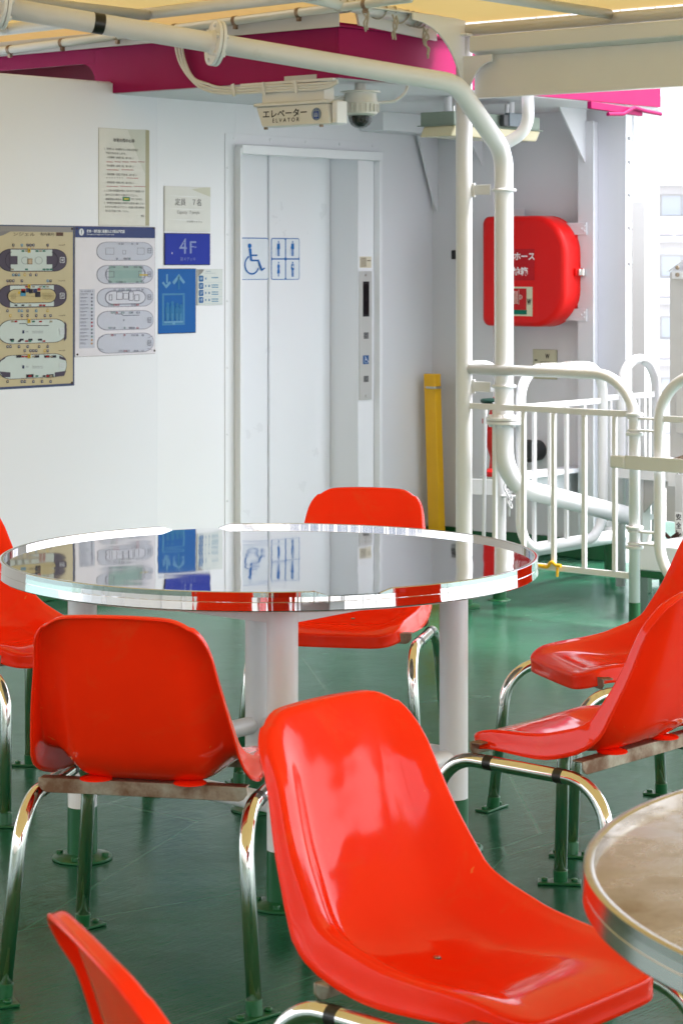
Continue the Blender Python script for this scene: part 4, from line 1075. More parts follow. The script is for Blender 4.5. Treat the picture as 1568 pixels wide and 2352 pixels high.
# ================================================================ DRAIN PIPE
def drain():
    R = .041
    DA, DB, DV_ = 8.80, 9.55, 9.80
    A = PD(-60, 6, DA - .03); B = PD(1046, 192, DB); Cc = PD(1156, 350, DV_); E = PD(1157, 1040, DV_)
    root = thing('drain_pipe', 'fat white drain pipe crossing overhead, bending down and running off low to the right', 'pipe', (E.x, E.y, .3))
    G = PD(1200, 1118, 9.86); H = PD(1452, 1187, 10.1)
    pts = fillet([A, B, Cc, E, H], [0, .16, .14, .20, 0], 12)
    # the low run starts where the riser turns
    Ecor = PD(1157, 1112, DV_)
    pts = fillet([A, B, Cc, Ecor, H], [0, .15, .16, .19, 0], 14)
    m = MB(); m.tube(pts, R, 'white', 36); m.build('pipe', root, angle=180)
    d = (B - A).normalized()
    def flange(P, d, r, name, bolts=6, th=.014):
        q = d.to_track_quat('Z', 'Y').to_matrix().to_4x4(); X = Matrix.Translation(P) @ q
        f = MB()
        for z in (-th - .0015, .0015): f.lathe([(R - .002, z), (r, z), (r, z + th), (R - .002, z + th)], 'white', X, 40)
        f.lathe([(R + .012, th + .0016), (R + .001, th + .014)], 'white', X, 32)
        o = f.build(name, root, bevel=.0015)
        for k in range(bolts):
            b = MB(); a = 2 * math.pi * (k + .3) / bolts; c = Vector((math.cos(a), math.sin(a), 0)) * (r - .02)
            b.lathe([(.0001, th + .013), (.010, th + .012), (.011, th + .0016)], 'white', X @ Matrix.Translation(c), 6); b.lathe([(.011, -th - .0016), (.010, -th - .012), (.0001, -th - .014)], 'white', X @ Matrix.Translation(c), 6)
            b.build('bolt', o)
    t = (470 + 60) / (1046 + 60); flange(A + (B - A) * (t + .002), -d, .092, 'flange')
    t = (2 + 60) / (1046 + 60); flange(A + (B - A) * t, -d, .085, 'flange')
    flange(PD(1157, 966, DV_), Vector((0, 0, 1)), .078, 'flange')
    tp = MB(); t = (207 + 60) / (1046 + 60); c = A + (B - A) * t; tp.tube([c - d * .022, c + d * .022], R + .0008, 'black', 36); tp.build('tape_band', root)
    # branch from the beam scupper
    r2 = .026; T = PD(1211, 205, DV_); J = PD(1150, 336, DV_)
    b = MB(); b.tube(fillet([T + Vector((0, 0, -.0)), PD(1212, 300, DV_), J], .13, 12), r2, 'white', 24); b.build('branch_pipe', root, angle=180)
    f = MB(); X = Matrix.Translation(T)
    for z in (-.012, .001): f.lathe([(.02, z), (.058, z), (.058, z + .011), (.02, z + .011)], 'white', X, 32)
    fo = f.build('flange', root, bevel=.0015)
    s = MB()
    for k in range(4):
        a = k * math.pi / 2 + .4; c = Vector((.043 * math.cos(a), .043 * math.sin(a), 0)); s.lathe([(.0001, .022), (.009, .021), (.010, .0125)], 'white', X @ Matrix.Translation(c), 6); s.lathe([(.010, -.0125), (.009, -.021), (.0001, -.022)], 'white', X @ Matrix.Translation(c), 6)
    s.build('bolt', fo)
    u = MB(); u.lathe([(.033, .0125), (.026, .20)], 'cream', X, 28); u.build('scupper_stub', root)
    for v in (437, 887):
        q = PD(1157, v, DV_); g = MB()
        ring = [q + Vector((math.cos(a) * (R + .006), math.sin(a) * (R + .006), 0)) for a in [2 * math.pi * k / 28 for k in range(28)]]
        g.tube(ring, .007, 'white', 10, closed=True); g.build('clamp_ring', root)
    w = MB(); q = PD(1300, 1152, 9.96); dd = (H - Ecor).normalized(); w.tube([q - dd * .004, q + dd * .004], R + .0022, 'white', 32)
    return root
drain()

# ================================================================ RAILING AND GATES
def loop(pts, r, mat='white', rad_=.17, closed=False, n=10):
    m = MB(); m.tube(fillet(pts, rad_, n, closed), r, mat, 24, closed=closed); return m
def railing():
    HP = PX(1456, 1100, XR)                              # hinge post
    root = thing('railing', 'white tube railing with upright square bars between the tall post and the gate hinge', 'railing', (XR, HP.y, 0))
    zt = 1.034; X = XR
    m = loop([(X, PP.y - .034, zt), (X, HP.y, zt), (X, HP.y, .107)], .0228, rad_=.19); m.build('top_tube', root, angle=180)
    f = MB(); f.cyl((X, HP.y, 0), (X, HP.y, .107), .0236, 'green', 24); f.lathe([(.032, .001), (.030, .004), (.0236, .009)], 'green', Matrix.Translation((X, HP.y, 0)), 24); f.build('painted_foot', root)
    zm = PX(1250, 941, X).z; zb = PX(1440, 1322, X).z
    b = MB(); b.sq((X, PP.y - .03, zm), (X, HP.y + .02, zm), .012, .026, 'white'); b.build('middle_bar', root, bevel=.002)
    b = MB(); b.sq((X, PP.y - .03, zb), (X, HP.y + .02, zb), .012, .026, 'white'); b.build('bottom_bar', root, bevel=.002)
    for u in (1136, 1202, 1271, 1341, 1411):
        y = PX(u, 1100, X).y; v = MB(); v.box((X - .009, y - .009, zb + .0135), (X + .009, y + .009, zm - .0135), 'white'); v.build('upright_bar', root, bevel=.0015)
    # hinge lugs
    for v in (975, 1235):
        z = PX(1456, v, X).z
        for dz in (-.046, .034): h = MB(); h.lathe([(.0228, dz), (.034, dz), (.036, dz + .003), (.036, dz + .012), (.034, dz + .014), (.0228, dz + .014)], 'white', Matrix.Translation((X, HP.y, z)), 24); h.build('hinge_collar', root)
    k = MB(); z = zb + .004
    P0 = Vector((X - .020, PX(1214, 1300, X).y, z + .006)); P1 = Vector((X - .020, PX(1262, 1308, X).y, z - .002))
    k.tube(fillet([P0 + Vector((0, .25, .002)), P0, P1, P1 + Vector((0, -.022, .028)), P1 + Vector((0, -.045, .012)), P1 + Vector((0, -.07, .012))], .015), .0075, 'yellow', 12)
    k.tube([P1 + Vector((0, -.052, .004)), P1 + Vector((0, -.052, -.035))], .006, 'yellow', 10)
    k.build('yellow_hook', root)
    # gate
    gy = PX(1513, 1100, X).y; g = thing('gate', 'white looped tube gate swung on the railing hinge, cut off by the right edge', 'gate', (X, gy, 0))
    y2 = gy - .80; zb2 = .165
    loop([(X, gy, .6), (X, gy, 1.045), (X, y2, 1.045), (X, y2, zb2), (X, gy, zb2)], .0228, rad_=.20, closed=True, n=12).build('tube_loop', g, angle=180)
    q = MB(); q.sq((X, gy - .02, zm - .012), (X, y2 + .02, zm - .012), .012, .026, 'white'); q.build('middle_bar', g, bevel=.002)
    for t in (1, 2, 3, 4, 5):
        y = gy - .133 * t; v = MB(); v.box((X - .009, y - .009, zb2 + .02), (X + .009, y + .009, zm - .026), 'white'); v.build('upright_bar', g, bevel=.0015)
    for v in (975, 1235):
        z = PX(1456, v, X).z
        for dz in (-.028, .022):
            h = MB(); h.lathe([(.005, dz), (.030, dz), (.030, dz + .009), (.005, dz + .009)], 'white', Matrix.Translation((X, HP.y, z)), 20); h.box((X - .014, gy + .018, z + dz + .0005), (X + .014, HP.y - .026, z + dz + .0085), 'white')
            h.build('hinge_arm', g, bevel=.001)
    z = PX(1500, 1066, X - .04).z; b = MB(); b.box((X - .047, y2, z - .028), (X - .039, PX(1448, 1066, X).y, z + .028), 'cream')
    b.build('latch_bar', g, bevel=.002)
    b = MB(); b.box((X - .052, PX(1448, 1066, X).y + .0005, z - .026), (X - .034, PX(1415, 1062, X).y, z + .026), 'cream'); b.build('latch_end', g, bevel=.006)
    # inner loop gate seen through the bars, running along X
    Yg = 5.82; x0 = PY(1195, 1000, Yg).x; x1 = PY(1383, 1000, Yg).x
    zt = PY(1290, 845, Yg).z; zb = PY(1290, 1250, Yg).z
    g2 = thing('gate', 'white looped gate with thin uprights seen through the railing bars, under the W plate', 'gate', (x0, Yg, 0))
    loop([(x0, Yg, .7), (x0, Yg, zt), (x1, Yg, zt), (x1, Yg, zb), (x0, Yg, zb)], .022, rad_=.13, closed=True).build('tube_loop', g2, angle=180)
    zm = PY(1290, 928, Yg).z; q = MB(); q.sq((x0 + .02, Yg, zm), (x1 - .02, Yg, zm), .012, .026, 'white'); q.build('middle_bar', g2, bevel=.002)
    for u in (1226, 1262, 1300, 1340):
        x = PY(u, 1000, Yg).x; v = MB(); v.box((x - .008, Yg - .008, zb + .02), (x + .008, Yg + .008, zm - .0135), 'white'); v.build('upright_bar', g2, bevel=.0015)
    r_ = MB()
    for t in (.3, .62): r_.box((x0 + (x1 - x0) * t - .06, Yg - .016, zt + .0215), (x0 + (x1 - x0) * t + .06, Yg + .016, zt + .0255), 'vinyl')
    r_.build('reflector_strip', g2)
    # next railing bay toward the ship's side
    x2 = PY(1424, 1000, Yg).x; x3 = PY(1506, 1000, Yg).x
    g3 = thing('guard_rail', 'narrow white looped guard rail behind the grey stanchion at the ship side', 'railing', (x2, Yg, 0))
    loop([(x2, Yg, .02), (x2, Yg, zt + .02), (x3, Yg, zt + .02), (x3, Yg, .02)], .022, rad_=.15).build('tube_loop', g3, angle=180)
    q = MB(); q.sq((x1 + .02, Yg, zm + .01), (x3, Yg, zm + .01), .012, .026, 'white'); q.build('middle_bar', g3, bevel=.002)
    q = MB(); q.sq((x1 + .02, Yg, zb + .06), (x3, Yg, zb + .06), .012, .026, 'white'); q.build('bottom_bar', g3, bevel=.002)
    for u in (1400, 1440, 1464, 1488):
        x = PY(u, 1000, Yg).x; v = MB(); v.box((x - .008, Yg - .008, zb + .075), (x + .008, Yg + .008, zm - .004), 'white'); v.build('upright_bar', g3, bevel=.0015)
    # low fat pipe along the deck behind the gates
    Ys = 6.15; a = PY(1175, 1212, Ys); b = PY(1428, 1196, Ys); p = thing('deck_pipe', 'thick white pipe lying low along the deck behind the looped gate', 'pipe', (a.x, Ys, a.z))
    m = MB(); m.cyl((a.x, Ys, .18), (b.x, Ys, .18), .032, 'white', 28); m.build('pipe', p)
railing()
def foot_post(name, label, u, vb, vg, vt, wpx, X=None, extra=None):
    D = F * EYE / (vb - HV); P = PD(u, vb, D); r = wpx / 2 * D / F
    root = thing(name, label, 'post', (P.x, P.y, 0))
    zg = PD(u, vg, D).z; zt = PD(u, vt, D).z
    m = MB(); m.cyl((P.x, P.y, zg), (P.x, P.y, zt), r, 'white', 24); m.build('pole', root)
    f = MB(); f.cyl((P.x, P.y, 0), (P.x, P.y, zg), r * 1.03, 'green', 24); f.lathe([(r * 1.7, .001), (r * 1.6, .004), (r, .008)], 'green', Matrix.Translation((P.x, P.y, 0)), 20); f.build('painted_foot', root)
    return root, P
def small_posts():
    r0, P = foot_post('gate_post', 'white gate post with a green foot and lashed latch just right of the tall post', 1146, 1378, 1330, 925, 31)
    l = MB(); D = F * EYE / 778; a = PD(1150, 1140, D - .03); b = PD(1190, 1140, D - .03); l.cyl(a, b, .006, 'white', 10)
    c = PD(1168, 1118, D - .05); l.tube([c + Vector((math.cos(t) * .022 * cP, -math.sin(PHI) * math.cos(t) * .022, math.sin(t) * .028)) for t in [k * math.pi / 8 for k in range(16)]], .004, 'white', 8, closed=True)
    for k in range(4):
        c = PD(1166 + (k % 2) * 5, 1132 + 9 * k, D - .05); l.tube([c + Vector((math.cos(t) * .010, math.sin(t) * .006, math.sin(t) * .016)) for t in [q * math.pi / 5 for q in range(10)]], .0035, 'white', 8, closed=True)
    l.cyl(PD(1168, 1162, D - .05), PD(1168, 1186, D - .05), .006, 'steel', 10)
    l.build('latch', r0)
    foot_post('gate_post', 'white gate post with green foot beneath the far end of the drain pipe', 1403, 1318, 1226, 1050, 32)
    # stub bar and curved grab rail between post and riser
    Yk = PP.y + .22
    g = thing('grab_rail', 'small curved white rail glimpsed between the tall post and the drain pipe', 'rail', PD(1110, 1220, 10.2))
    m = loop([PD(1080, 838, 10.15), PD(1135, 836, 10.2), PD(1150, 900, 10.2)], .018, rad_=.09); m.build('top_tube', g, angle=180)
    m = MB(); m.cyl(PD(1110, 1240, 10.1), PD(1114, 935, 10.1), .009, 'white', 12); m.build('upright_bar', g)
    for v0, v1 in ((888, 898), (1100, 1135)): m = MB(); m.prism([PD(1082, v0, 10.3), PD(1148, v0 + 3, 10.3), PD(1148, v1 + 3, 10.3), PD(1082, v1, 10.3)], C2W(0, .01), 'white'); m.build('cross_strap', g)
small_posts()
def stanchion():
    D = 10.75; a = PD(1450, 462, D); b = PD(1480, 462, D)
    root = thing('stanchion', 'flat light grey stanchion standing in front of the bright end of the side wall', 'post', (a.x, a.y, 0))
    m = MB(); m.prism([(a.x, a.y, 0), (b.x, b.y, 0), (b.x, b.y, a.z), (a.x, a.y, a.z)], (.05, .03, 0), 'greypaint'); m.build('plate', root, bevel=.003)
    f = MB(); f.prism([(a.x - .02, a.y, 0), (b.x + .02, b.y, 0), (b.x + .02, b.y, .012), (a.x - .02, a.y, .012)], (.09, .05, 0), 'green'); f.build('base_plate', root)
stanchion()

# ================================================================ HOSE BOX, W PLATE, HYDRANT
def hose_box():
    Xf = CX - .235; Xs = CX - .105; Xb = CX - .03
    y0 = PX(1104, 620, Xf).y; y1 = PX(1296, 620, Xf).y
    zt = PX(1200, 496, Xf).z; zb = PX(1200, 750, Xf).z
    root = thing('hose_box', 'rounded red fire hose box with white lettering on the side wall behind the drain pipe', 'hose box', (Xb, (y0 + y1) / 2, zb))
    H = zt - zb
    def outline(ins):
        pts = []
        a, b, c, d = y0 - ins, y1 + ins, zb + ins, zt - ins
        for (cy, cz, r, a0) in ((b + .19 - ins, d - .19 + ins, .19 - ins, 90), (b + .19 - ins, c + .19 - ins, .19 - ins, 180), (a - .035, c + .035, .035, 270), (a - .035, d - .035, .035, 0)):
            for k in range(11):
                w = rad(a0 + 90 * k / 10); pts.append((cy + r * math.cos(w), cz + r * math.sin(w)))
        return pts
    def lay(levels, name, mat='red'):
        vs = []; fs = []; n = 0
        for x, ins in levels:
            o = outline(ins); n = len(o); vs += [(x, y, z) for y, z in o]
        for i in range(len(levels) - 1):
            for k in range(n): fs.append((i * n + k, i * n + (k + 1) % n, (i + 1) * n + (k + 1) % n, (i + 1) * n + k))
        fs.append(tuple(range(n))); fs.append(tuple((len(levels) - 1) * n + k for k in reversed(range(n))))
        m = MB(); m.add(vs, fs, mat); return m.build(name, root, angle=40)
    lid = lay([(Xf, .026), (Xf + .003, .015), (Xf + .010, .006), (Xf + .020, .001), (Xf + .032, -.001), (Xs - .008, -.001), (Xs - .004, .003), (Xs - .002, .008)], 'lid')
    body = lay([(Xs, .008), (Xs + .002, .002), (Xs + .006, -.002), (Xs + .012, 0), (Xb - .02, .012), (Xb, .03)], 'body')
    p = Print('X', Xf - .001, Z5); p.rect(430, 450, 664, 640, ink((200, 32, 40)), 1); wt = ink((236, 226, 228))
    p.text('消火', 438, 472, 530, 518, wt, 2, .03); p.text('ホース', 540, 472, 666, 518, wt, 2, .03); p.text('格納箱', 484, 560, 624, 612, wt, 2, .03)
    p.mb.build('name_label', lid)
    p = Print('X', Xf - .001, Z5); p.rect(470, 680, 652, 858, ink((206, 204, 176)), 1); p.rect(480, 690, 616, 820, ink((206, 40, 44)), 2); p.rect(480, 820, 618, 848, ink((20, 120, 96)), 2)
    for k in range(8): p.rect(505 + k * 9, 706, 509 + k * 9, 784, ink((224, 206, 196)), 3)
    p.rect(568, 700, 571, 788, ink((224, 206, 196)), 3); p.arc(580, 743, 11, 14, 0, 360, .25, ink((224, 206, 196)), 3); p.line(580, 729, 580, 757, 2.5, ink((224, 206, 196)), 4); p.line(569, 743, 591, 743, 2.5, ink((224, 206, 196)), 4)
    p.text('W', 618, 752, 644, 792, ink((36, 34, 34)), 2, .05)
    p.mb.build('hydrant_label', lid)
    zl = PX(1315, 625, Xs).z; lt = MB(); yb = y1 + .003
    lt.box((Xs - .055, y1 - .016, zl - .020), (Xs + .05, y1 - .002, zl + .020), 'red'); lt.box((Xs - .045, y1 - .030, zl - .016), (Xs + .035, y1 - .0165, zl + .016), 'steel'); lt.cyl((Xs - .02, y1 - .034, zl - .018), (Xs - .02, y1 - .034, zl + .018), .008, 'chrome', 12); lt.build('latch', lid, bevel=.003)
    for v in (526, 722):
        z = PX(1320, v, Xb).z; b = MB(); yb = PX(1346, v, CX - .106).y
        b.box((CX - .108, yb, z - .03), (CX - .1005, y1 + .12, z + .03), 'sidewall'); o = b.build('mounting_strap', root, bevel=.001)
        s = MB()
        for dy, dz in ((.012, .012), (.012, -.012), (.03, 0)): s.lathe([(.006, 0), (.004, .004), (.0001, .005)], 'sidewall', Matrix.Translation((CX - .108, yb + dy, z + dz)) @ Matrix.Rotation(rad(-90), 4, 'Y'), 10)
        s.build('rivet', o)
hose_box()
def w_plate():
    p = Print('X', CX - .004, Z5); p.slab(654, 1062, 800, 1242, .003, ink((176, 174, 152))); p.rect(656, 1064, 798, 1240, ink((196, 194, 170)), 1); p.text('W', 730, 1088, 756, 1118, ink((40, 38, 38)), 2, .04); p.rect(664, 1122, 682, 1130, ink((60, 56, 54)), 2)
    p.frame(700, 1135, 760, 1225, 5, ink((150, 148, 130)), 2)
    tag(p.mb.build('location_plate'), 'pale yellow plate marked W on the wall below the red hose box', 'sign')
    d = MB(); q = PX(1040, 585, CX - .01); d.box((CX - .012, q.y - .012, q.z - .024), (CX - .001, q.y + .012, q.z + .024), 'black'); tag(d.build('wall_switch', bevel=.003), 'small black block on the side wall, left of the tall post', 'block')
w_plate()
def hydrant():
    D = 11.0; c = PD(1136, 1015, D); s = D / F
    root = thing('hydrant_valve', 'red hydrant valve with a dark hand wheel, half hidden behind the railing', 'valve', (c.x, c.y, PD(1136, 1100, D).z))
    Z = lambda v: PD(1136, v, D).z
    X = Matrix.Translation((c.x, c.y, 0))
    m = MB(); m.lathe([(r * s, Z(v)) for r, v in ((26, 1093), (26, 1082), (14, 1074), (12, 1050), (18, 1030), (28, 1010), (28, 985), (20, 980), (20, 975), (30, 972), (30, 962), (16, 958), (12, 940), (7, 925), (4, 912))], 'redvalve', X, 24); m.build('body', root)
    w = MB(); w.lathe([(30 * s, Z(926)), (34 * s, Z(922)), (34 * s, Z(919)), (30 * s, Z(916)), (.001, Z(914))], ink((36, 66, 60)), X, 24); w.build('hand_wheel', root)
    b = MB(); e = Vector((CX - .05, c.y, 0)); b.box((c.x - .05, c.y - .06, Z(1104)), (CX - .001, c.y + .06, Z(1094)), 'sidewall'); b.prism([(c.x - .02, c.y - .005, Z(1104.5)), (CX - .001, c.y - .005, Z(1104.5)), (CX - .001, c.y - .005, Z(1170))], (0, .01, 0), 'sidewall'); b.build('shelf_bracket', root)
    # capped outlet on the wall
    q = PX(1222, 1035, CX - .05); o = thing('capped_outlet', 'black rubber capped hose outlet sticking out of the side wall behind the railing bars', 'outlet', q)
    Y = Matrix.Translation(q) @ Matrix.Rotation(rad(-90), 4, 'Y')
    m = MB(); m.lathe([(.052, -.05), (.052, .02), (.056, .022), (.056, .05), (.052, .056), (.040, .058), (.036, .052), (.0001, .052)], 'rubber', Y, 32); m.build('cap', o)
    k = MB()
    for t in range(36):
        a = 2 * math.pi * t / 36; k.box((.0555, -.002, .024), (.0575, .002, .048), 'rubber', Y @ Matrix.Rotation(a, 4, 'Z'))
    k.build('grip_ridge', o)
hydrant()

# ================================================================ EMBARKATION GEAR AT THE RIGHT EDGE
def winch():
    x0 = 8.72; a = PX(1536, 640, x0); y0 = a.y; zt = PX(1545, 625, x0).z
    root = thing('gangway_cabinet', 'tall light grey machinery cabinet on a white base frame at the right edge', 'cabinet', (x0, y0, 0))
    m = MB(); m.box((x0, y0 - .9, .62), (x0 + .45, y0, zt), 'greypaint'); m.build('body', root, bevel=.006)
    t = MB(); t.prism([(x0 - .004, y0 + .004, zt + .001), (x0 + .46, y0 + .004, zt + .001), (x0 + .46, y0 - .5, zt + .34), (x0 - .004, y0 - .22, zt + .14)], (0, 0, 0.006), 'white'); t.box((x0 - .01, y0 - .9, zt - .03), (x0 - .001, y0 - .02, zt + .0005), 'white'); t.build('sloped_lid', root)
    for z in (zt - .012, zt + .02): b = MB(); b.lathe([(.010, 0), (.009, .006), (.0001, .008)], 'bar', Matrix.Translation((x0 - .011, y0 - .05, z)) @ Matrix.Rotation(rad(-90), 4, 'Y'), 8); b.build('bolt', root)
    p = MB(); q0 = PX(1552, 870, x0 - .02); q1 = PX(1640, 1000, x0 - .02); p.box((x0 - .025, q1.y, q1.z), (x0 - .001, q0.y, q0.z), 'greypaint'); p.build('access_panel', root, bevel=.003)
    f = MB(); z1 = PX(1440, 1062, x0 - .1).z; z0 = PX(1440, 1090, x0 - .1).z
    f.box((x0 - .1, y0 - .9, z0 - .02), (x0 + .5, y0 + .22, z1 - .02), 'white'); f.box((x0 - .06, y0 - .9, z0 - .2), (x0 + .4, y0 - .02, z0 - .021), 'greypaint'); f.build('base_frame', root, bevel=.004)
    g = MB(); ya = y0 + .19; g.prism([(x0 - .04, ya, z0 - .022), (x0 - .04, ya - .22, z0 - .022), (x0 - .04, ya, z0 - .26)], (.012, 0, 0), 'greypaint'); g.build('gusset', root)
    for (xx, yy) in ((x0 - .05, y0 + .16), (x0 + .42, y0 + .16), (x0 - .05, y0 - .7)):
        l = MB(); l.box((xx, yy - .05, .13), (xx + .07, yy + .0, z0 - .021), 'white'); lg = l.build('leg', root, bevel=.003)
        l = MB(); l.box((xx - .004, yy - .054, 0), (xx + .074, yy + .004, .13), 'green'); l.build('painted_foot', lg, bevel=.003)
    # low plinth
    pl = MB(); X2 = 8.1; c0 = PX(1462, 1345, X2); c1 = PX(1640, 1345, X2); pl.box((X2, c1.y, .20), (X2 + .5, c0.y, .31), 'white'); pl.build('plinth', root, bevel=.006)
    pf = MB(); pf.box((X2 + .004, c1.y, .17), (X2 + .5, c0.y - .002, .1995), 'green')
    for u in (1444, 1512):
        q = PX(u, 1400, X2 + .05); pf.box((X2 + .05, q.y - .05, 0), (X2 + .12, q.y, .1695), 'green')
    pf.build('plinth_foot', root, bevel=.002)
    s = MB(); a = PX(1470, 1330, X2 + .1); b = PX(1492, 1230, X2 + .2); s.cyl(a, b, .009, 'white', 10); s.build('strut', root)
    # lever with its label
    lv = thing('safety_lever', 'grey flat lever with a white label reading 安全レバー beside the cabinet', 'lever', PX(1556, 1290, x0 - .2))
    xl = x0 - .2; A = PX(1549, 1090, xl); B = PX(1566, 1290, xl); m = MB(); m.box((xl, B.y, B.z), (xl + .008, A.y, A.z), 'steel'); m.build('arm', lv, bevel=.002)
    P = Print('X', xl - .001, DV); P.rect(1549, 1176, 1566, 1262, ink((226, 226, 228)), 1)
    for k, ch in enumerate('安全レバ'): P.text(ch, 1551.5, 1180 + k * 19, 1563.5, 1195 + k * 19, ink((40, 40, 44)), 2, .02)
    P.mb.build('label_plate', lv)
    r = MB(); c = PX(1546, 1252, xl - .03); r.cyl(PX(1518, 1218, xl - .03), PX(1540, 1240, xl - .03), .008, ink((70, 50, 44)), 10); r.prism([PX(1528, 1240, xl - .03), PX(1552, 1222, xl - .03), PX(1556, 1280, xl - .03), PX(1545, 1284, xl - .03), PX(1543, 1262, xl - .03)], (.02, 0, 0), ink((70, 50, 44))); r.build('rusty_catch', lv, bevel=.003)
    k = MB(); k.cyl(PX(1450, 1056, x0 - .15), PX(1475, 1078, x0 - .15), .010, 'cream', 10); k.cyl(PX(1446, 1052, x0 - .15), PX(1450, 1056, x0 - .15), .0105, ink((120, 60, 50)), 10)
    for (u, v, r_) in ((1558, 1108, .022),): k.cyl(PX(u, v, x0 - .16), PX(u, v, x0 - .12), r_, 'steel', 16)
    k.build('locking_pin', root); k = MB()
    k.cyl(PX(1531, 1065, x0 - .14), PX(1568, 1052, x0 - .14), .014, 'bar', 12); k.build('pivot_rod', root); k = MB()
    k.box(PX(1536, 1060, x0 - .17), PX(1556, 1118, x0 - .18), 'white'); k.build('catch_plate', root)
winch()
# ================================================================ AWNING
ZC = 2.585
def awning():
    root = thing('awning', 'yellowish canvas awning stretched over the deck, glowing with daylight', 'awning', (3, 3, ZC))
    m = MB(); x0, x1, y0, y1 = -3.0, XR + .02, -3.5, 9.2; nx, ny = 44, 50; vs = []; fs = []
    rn = random.Random(2)
    for j in range(ny + 1):
        for i in range(nx + 1):
            x = x0 + (x1 - x0) * i / nx; y = y0 + (y1 - y0) * j / ny
            sag = .012 * math.sin(x * 3.1) * math.sin(y * 2.3) + .006 * rn.random()
            edge = min(x1 - x, .5) / .5
            vs.append((x, y, ZC + sag * edge - .050 * (1 - edge)))
    for j in range(ny):
        for i in range(nx): fs.append((j * (nx + 1) + i, j * (nx + 1) + i + 1, (j + 1) * (nx + 1) + i + 1, (j + 1) * (nx + 1) + i))
    m.add(vs, fs, 'canvas'); m.build('canvas', root, angle=180)
    # lacing along the outer edge
    l = MB()
    for k in range(46):
        y = PP.y - .1 - k * .085; l.tube([(XR + .02, y, ZC - .02), (XR + .03, y - .02, 2.505), (XR + .0, y - .03, 2.474)], .003, 'rope', 6)
    l.build('lacing', root)
awning()
def apipe(name, label, a, b, r, mat='cream', clamps=0, group='awning frame pipes', clamp_mat='bar'):
    root = thing(name, label, 'pipe', a, group)
    m = MB(); m.cyl(a, b, r, mat, 20); p = m.build('tube', root, angle=180)
    if clamps:
        a = Vector(a); b = Vector(b); d = (b - a).normalized()
        for k in range(clamps):
            q = a.lerp(b, (k + .35) / clamps); c = MB(); c.tube([q - d * .009, q + d * .009], r + .003, clamp_mat, 16); c.box((-.008, -.008, -r - .018), (.008, .008, -r), clamp_mat, Matrix.Translation(q)); c.build('clamp', root)
def frame_pipes():
    a, b = PX(0, 117, 7.1), PX(801, 14, 7.1); d = b - a
    apipe('awning_pipe', 'thin cream pipe with rusty clamps just under the magenta overhang edge', a - d * 1.2, b + d * .15, .0185, clamps=14)
    c, e = PX(10, 68, 6.88), PX(560, 5, 6.88); d = e - c
    apipe('awning_pipe', 'thick tan awning pipe crossing behind the drain pipe near its black tape', c - d * 2, c + d * 6, .027)
    c, e = PX(1148, 66, XR), PX(1560, 26, XR); d = (e - c)
    apipe('awning_pipe', 'long tan edge pipe lying along the top of the overhead beam', Vector((XR, PP.y + .1, 2.4995)), Vector((XR, -3.2, 2.4995)), .0265)
    q = PX(1397, 38, XR - .03); apipe('awning_pipe', 'grey awning pipe meeting the edge pipe at the top right', Vector((-2.8, q.y, 2.535)), Vector((XR - .028, q.y, 2.515)), .021, 'greypaint')
    q = PX(352, 28, 6.88); apipe('awning_pipe', 'short grey awning pipe joining the tan pipe above the black tape band', Vector((-2.8, q.y, 2.55)), Vector((6.85, q.y, 2.55)), .022, 'greypaint')
    q = PX(22, 57, 6.88); apipe('awning_pipe', 'tan awning pipe joining at the upper left corner', Vector((-2.8, q.y, 2.55)), Vector((6.85, q.y, 2.55)), .024)
    # roped pipe left of the post
    Y = PP.y + .06; a, b = PY(735, -4, Y), PY(986, 50, Y)
    root = thing('roped_pipe', 'white pipe wound with grey rope left of the post top', 'pipe', a)
    d = b - a; m = MB(); m.cyl(a - d * .6, b, .030, 'white', 24); m.build('tube', root, angle=180)
    t = d.normalized(); s = t.cross(Vector((0, 0, 1))).normalized(); w = s.cross(t)
    for c0, turns, ln in ((.12, 2.2, .10), (.45, 1.3, .08), (.62, 1.4, .12), (.80, 3.2, .09)):
        pts = []
        for k in range(int(turns * 14) + 1):
            an = 2 * math.pi * k / 14; pts.append(a + d * c0 + t * (ln * k / (turns * 14)) + (s * math.cos(an) + w * math.sin(an)) * .035)
        rp = MB(); rp.tube(pts, .0032, 'rope', 8); rp.build('rope_winding', root)
    kn = MB(); rn = random.Random(9)
    for (u, v, ln) in ((837, 40, 32), (905, 62, 30), (978, 90, 40)):
        p = PY(u, v, Y - .05)
        kn = MB()
        for q in range(3):
            pts = [p + Vector((rn.uniform(-.012, .012), rn.uniform(-.012, .012), .045 - .024 * j * ln / 32 + rn.uniform(-.008, .008))) for j in range(5)]
            kn.tube(crom(pts, 4), .0042, 'rope', 8)
        kn.build('rope_knot', root)
    # edge plate on the overhang side
    g = thing('gutter_plate', 'grey folded gutter plate running along the top of the magenta side', 'plate', (XP, YP, ZPt))
    a = PX(778, 56, XP - .06); b = PX(300, 98, XP - .06); m = MB(); z = 2.50
    m.box((XP - .062, a.y, 2.468), (XP - .056, 9.4, 2.535), 'greypaint'); m.box((XP - .0555, a.y, 2.529), (XP - .0, 9.4, 2.535), 'greypaint'); m.build('folded_sheet', g, bevel=.001)
    k = MB()
    for y in (6.6, 7.1, 7.7): k.prism([(XP - .0555, y, 2.528), (XP - .005, y, 2.528), (XP - .0555, y, 2.475)], (0, .006, 0), 'greypaint')
    k.build('gusset', g)
frame_pipes()
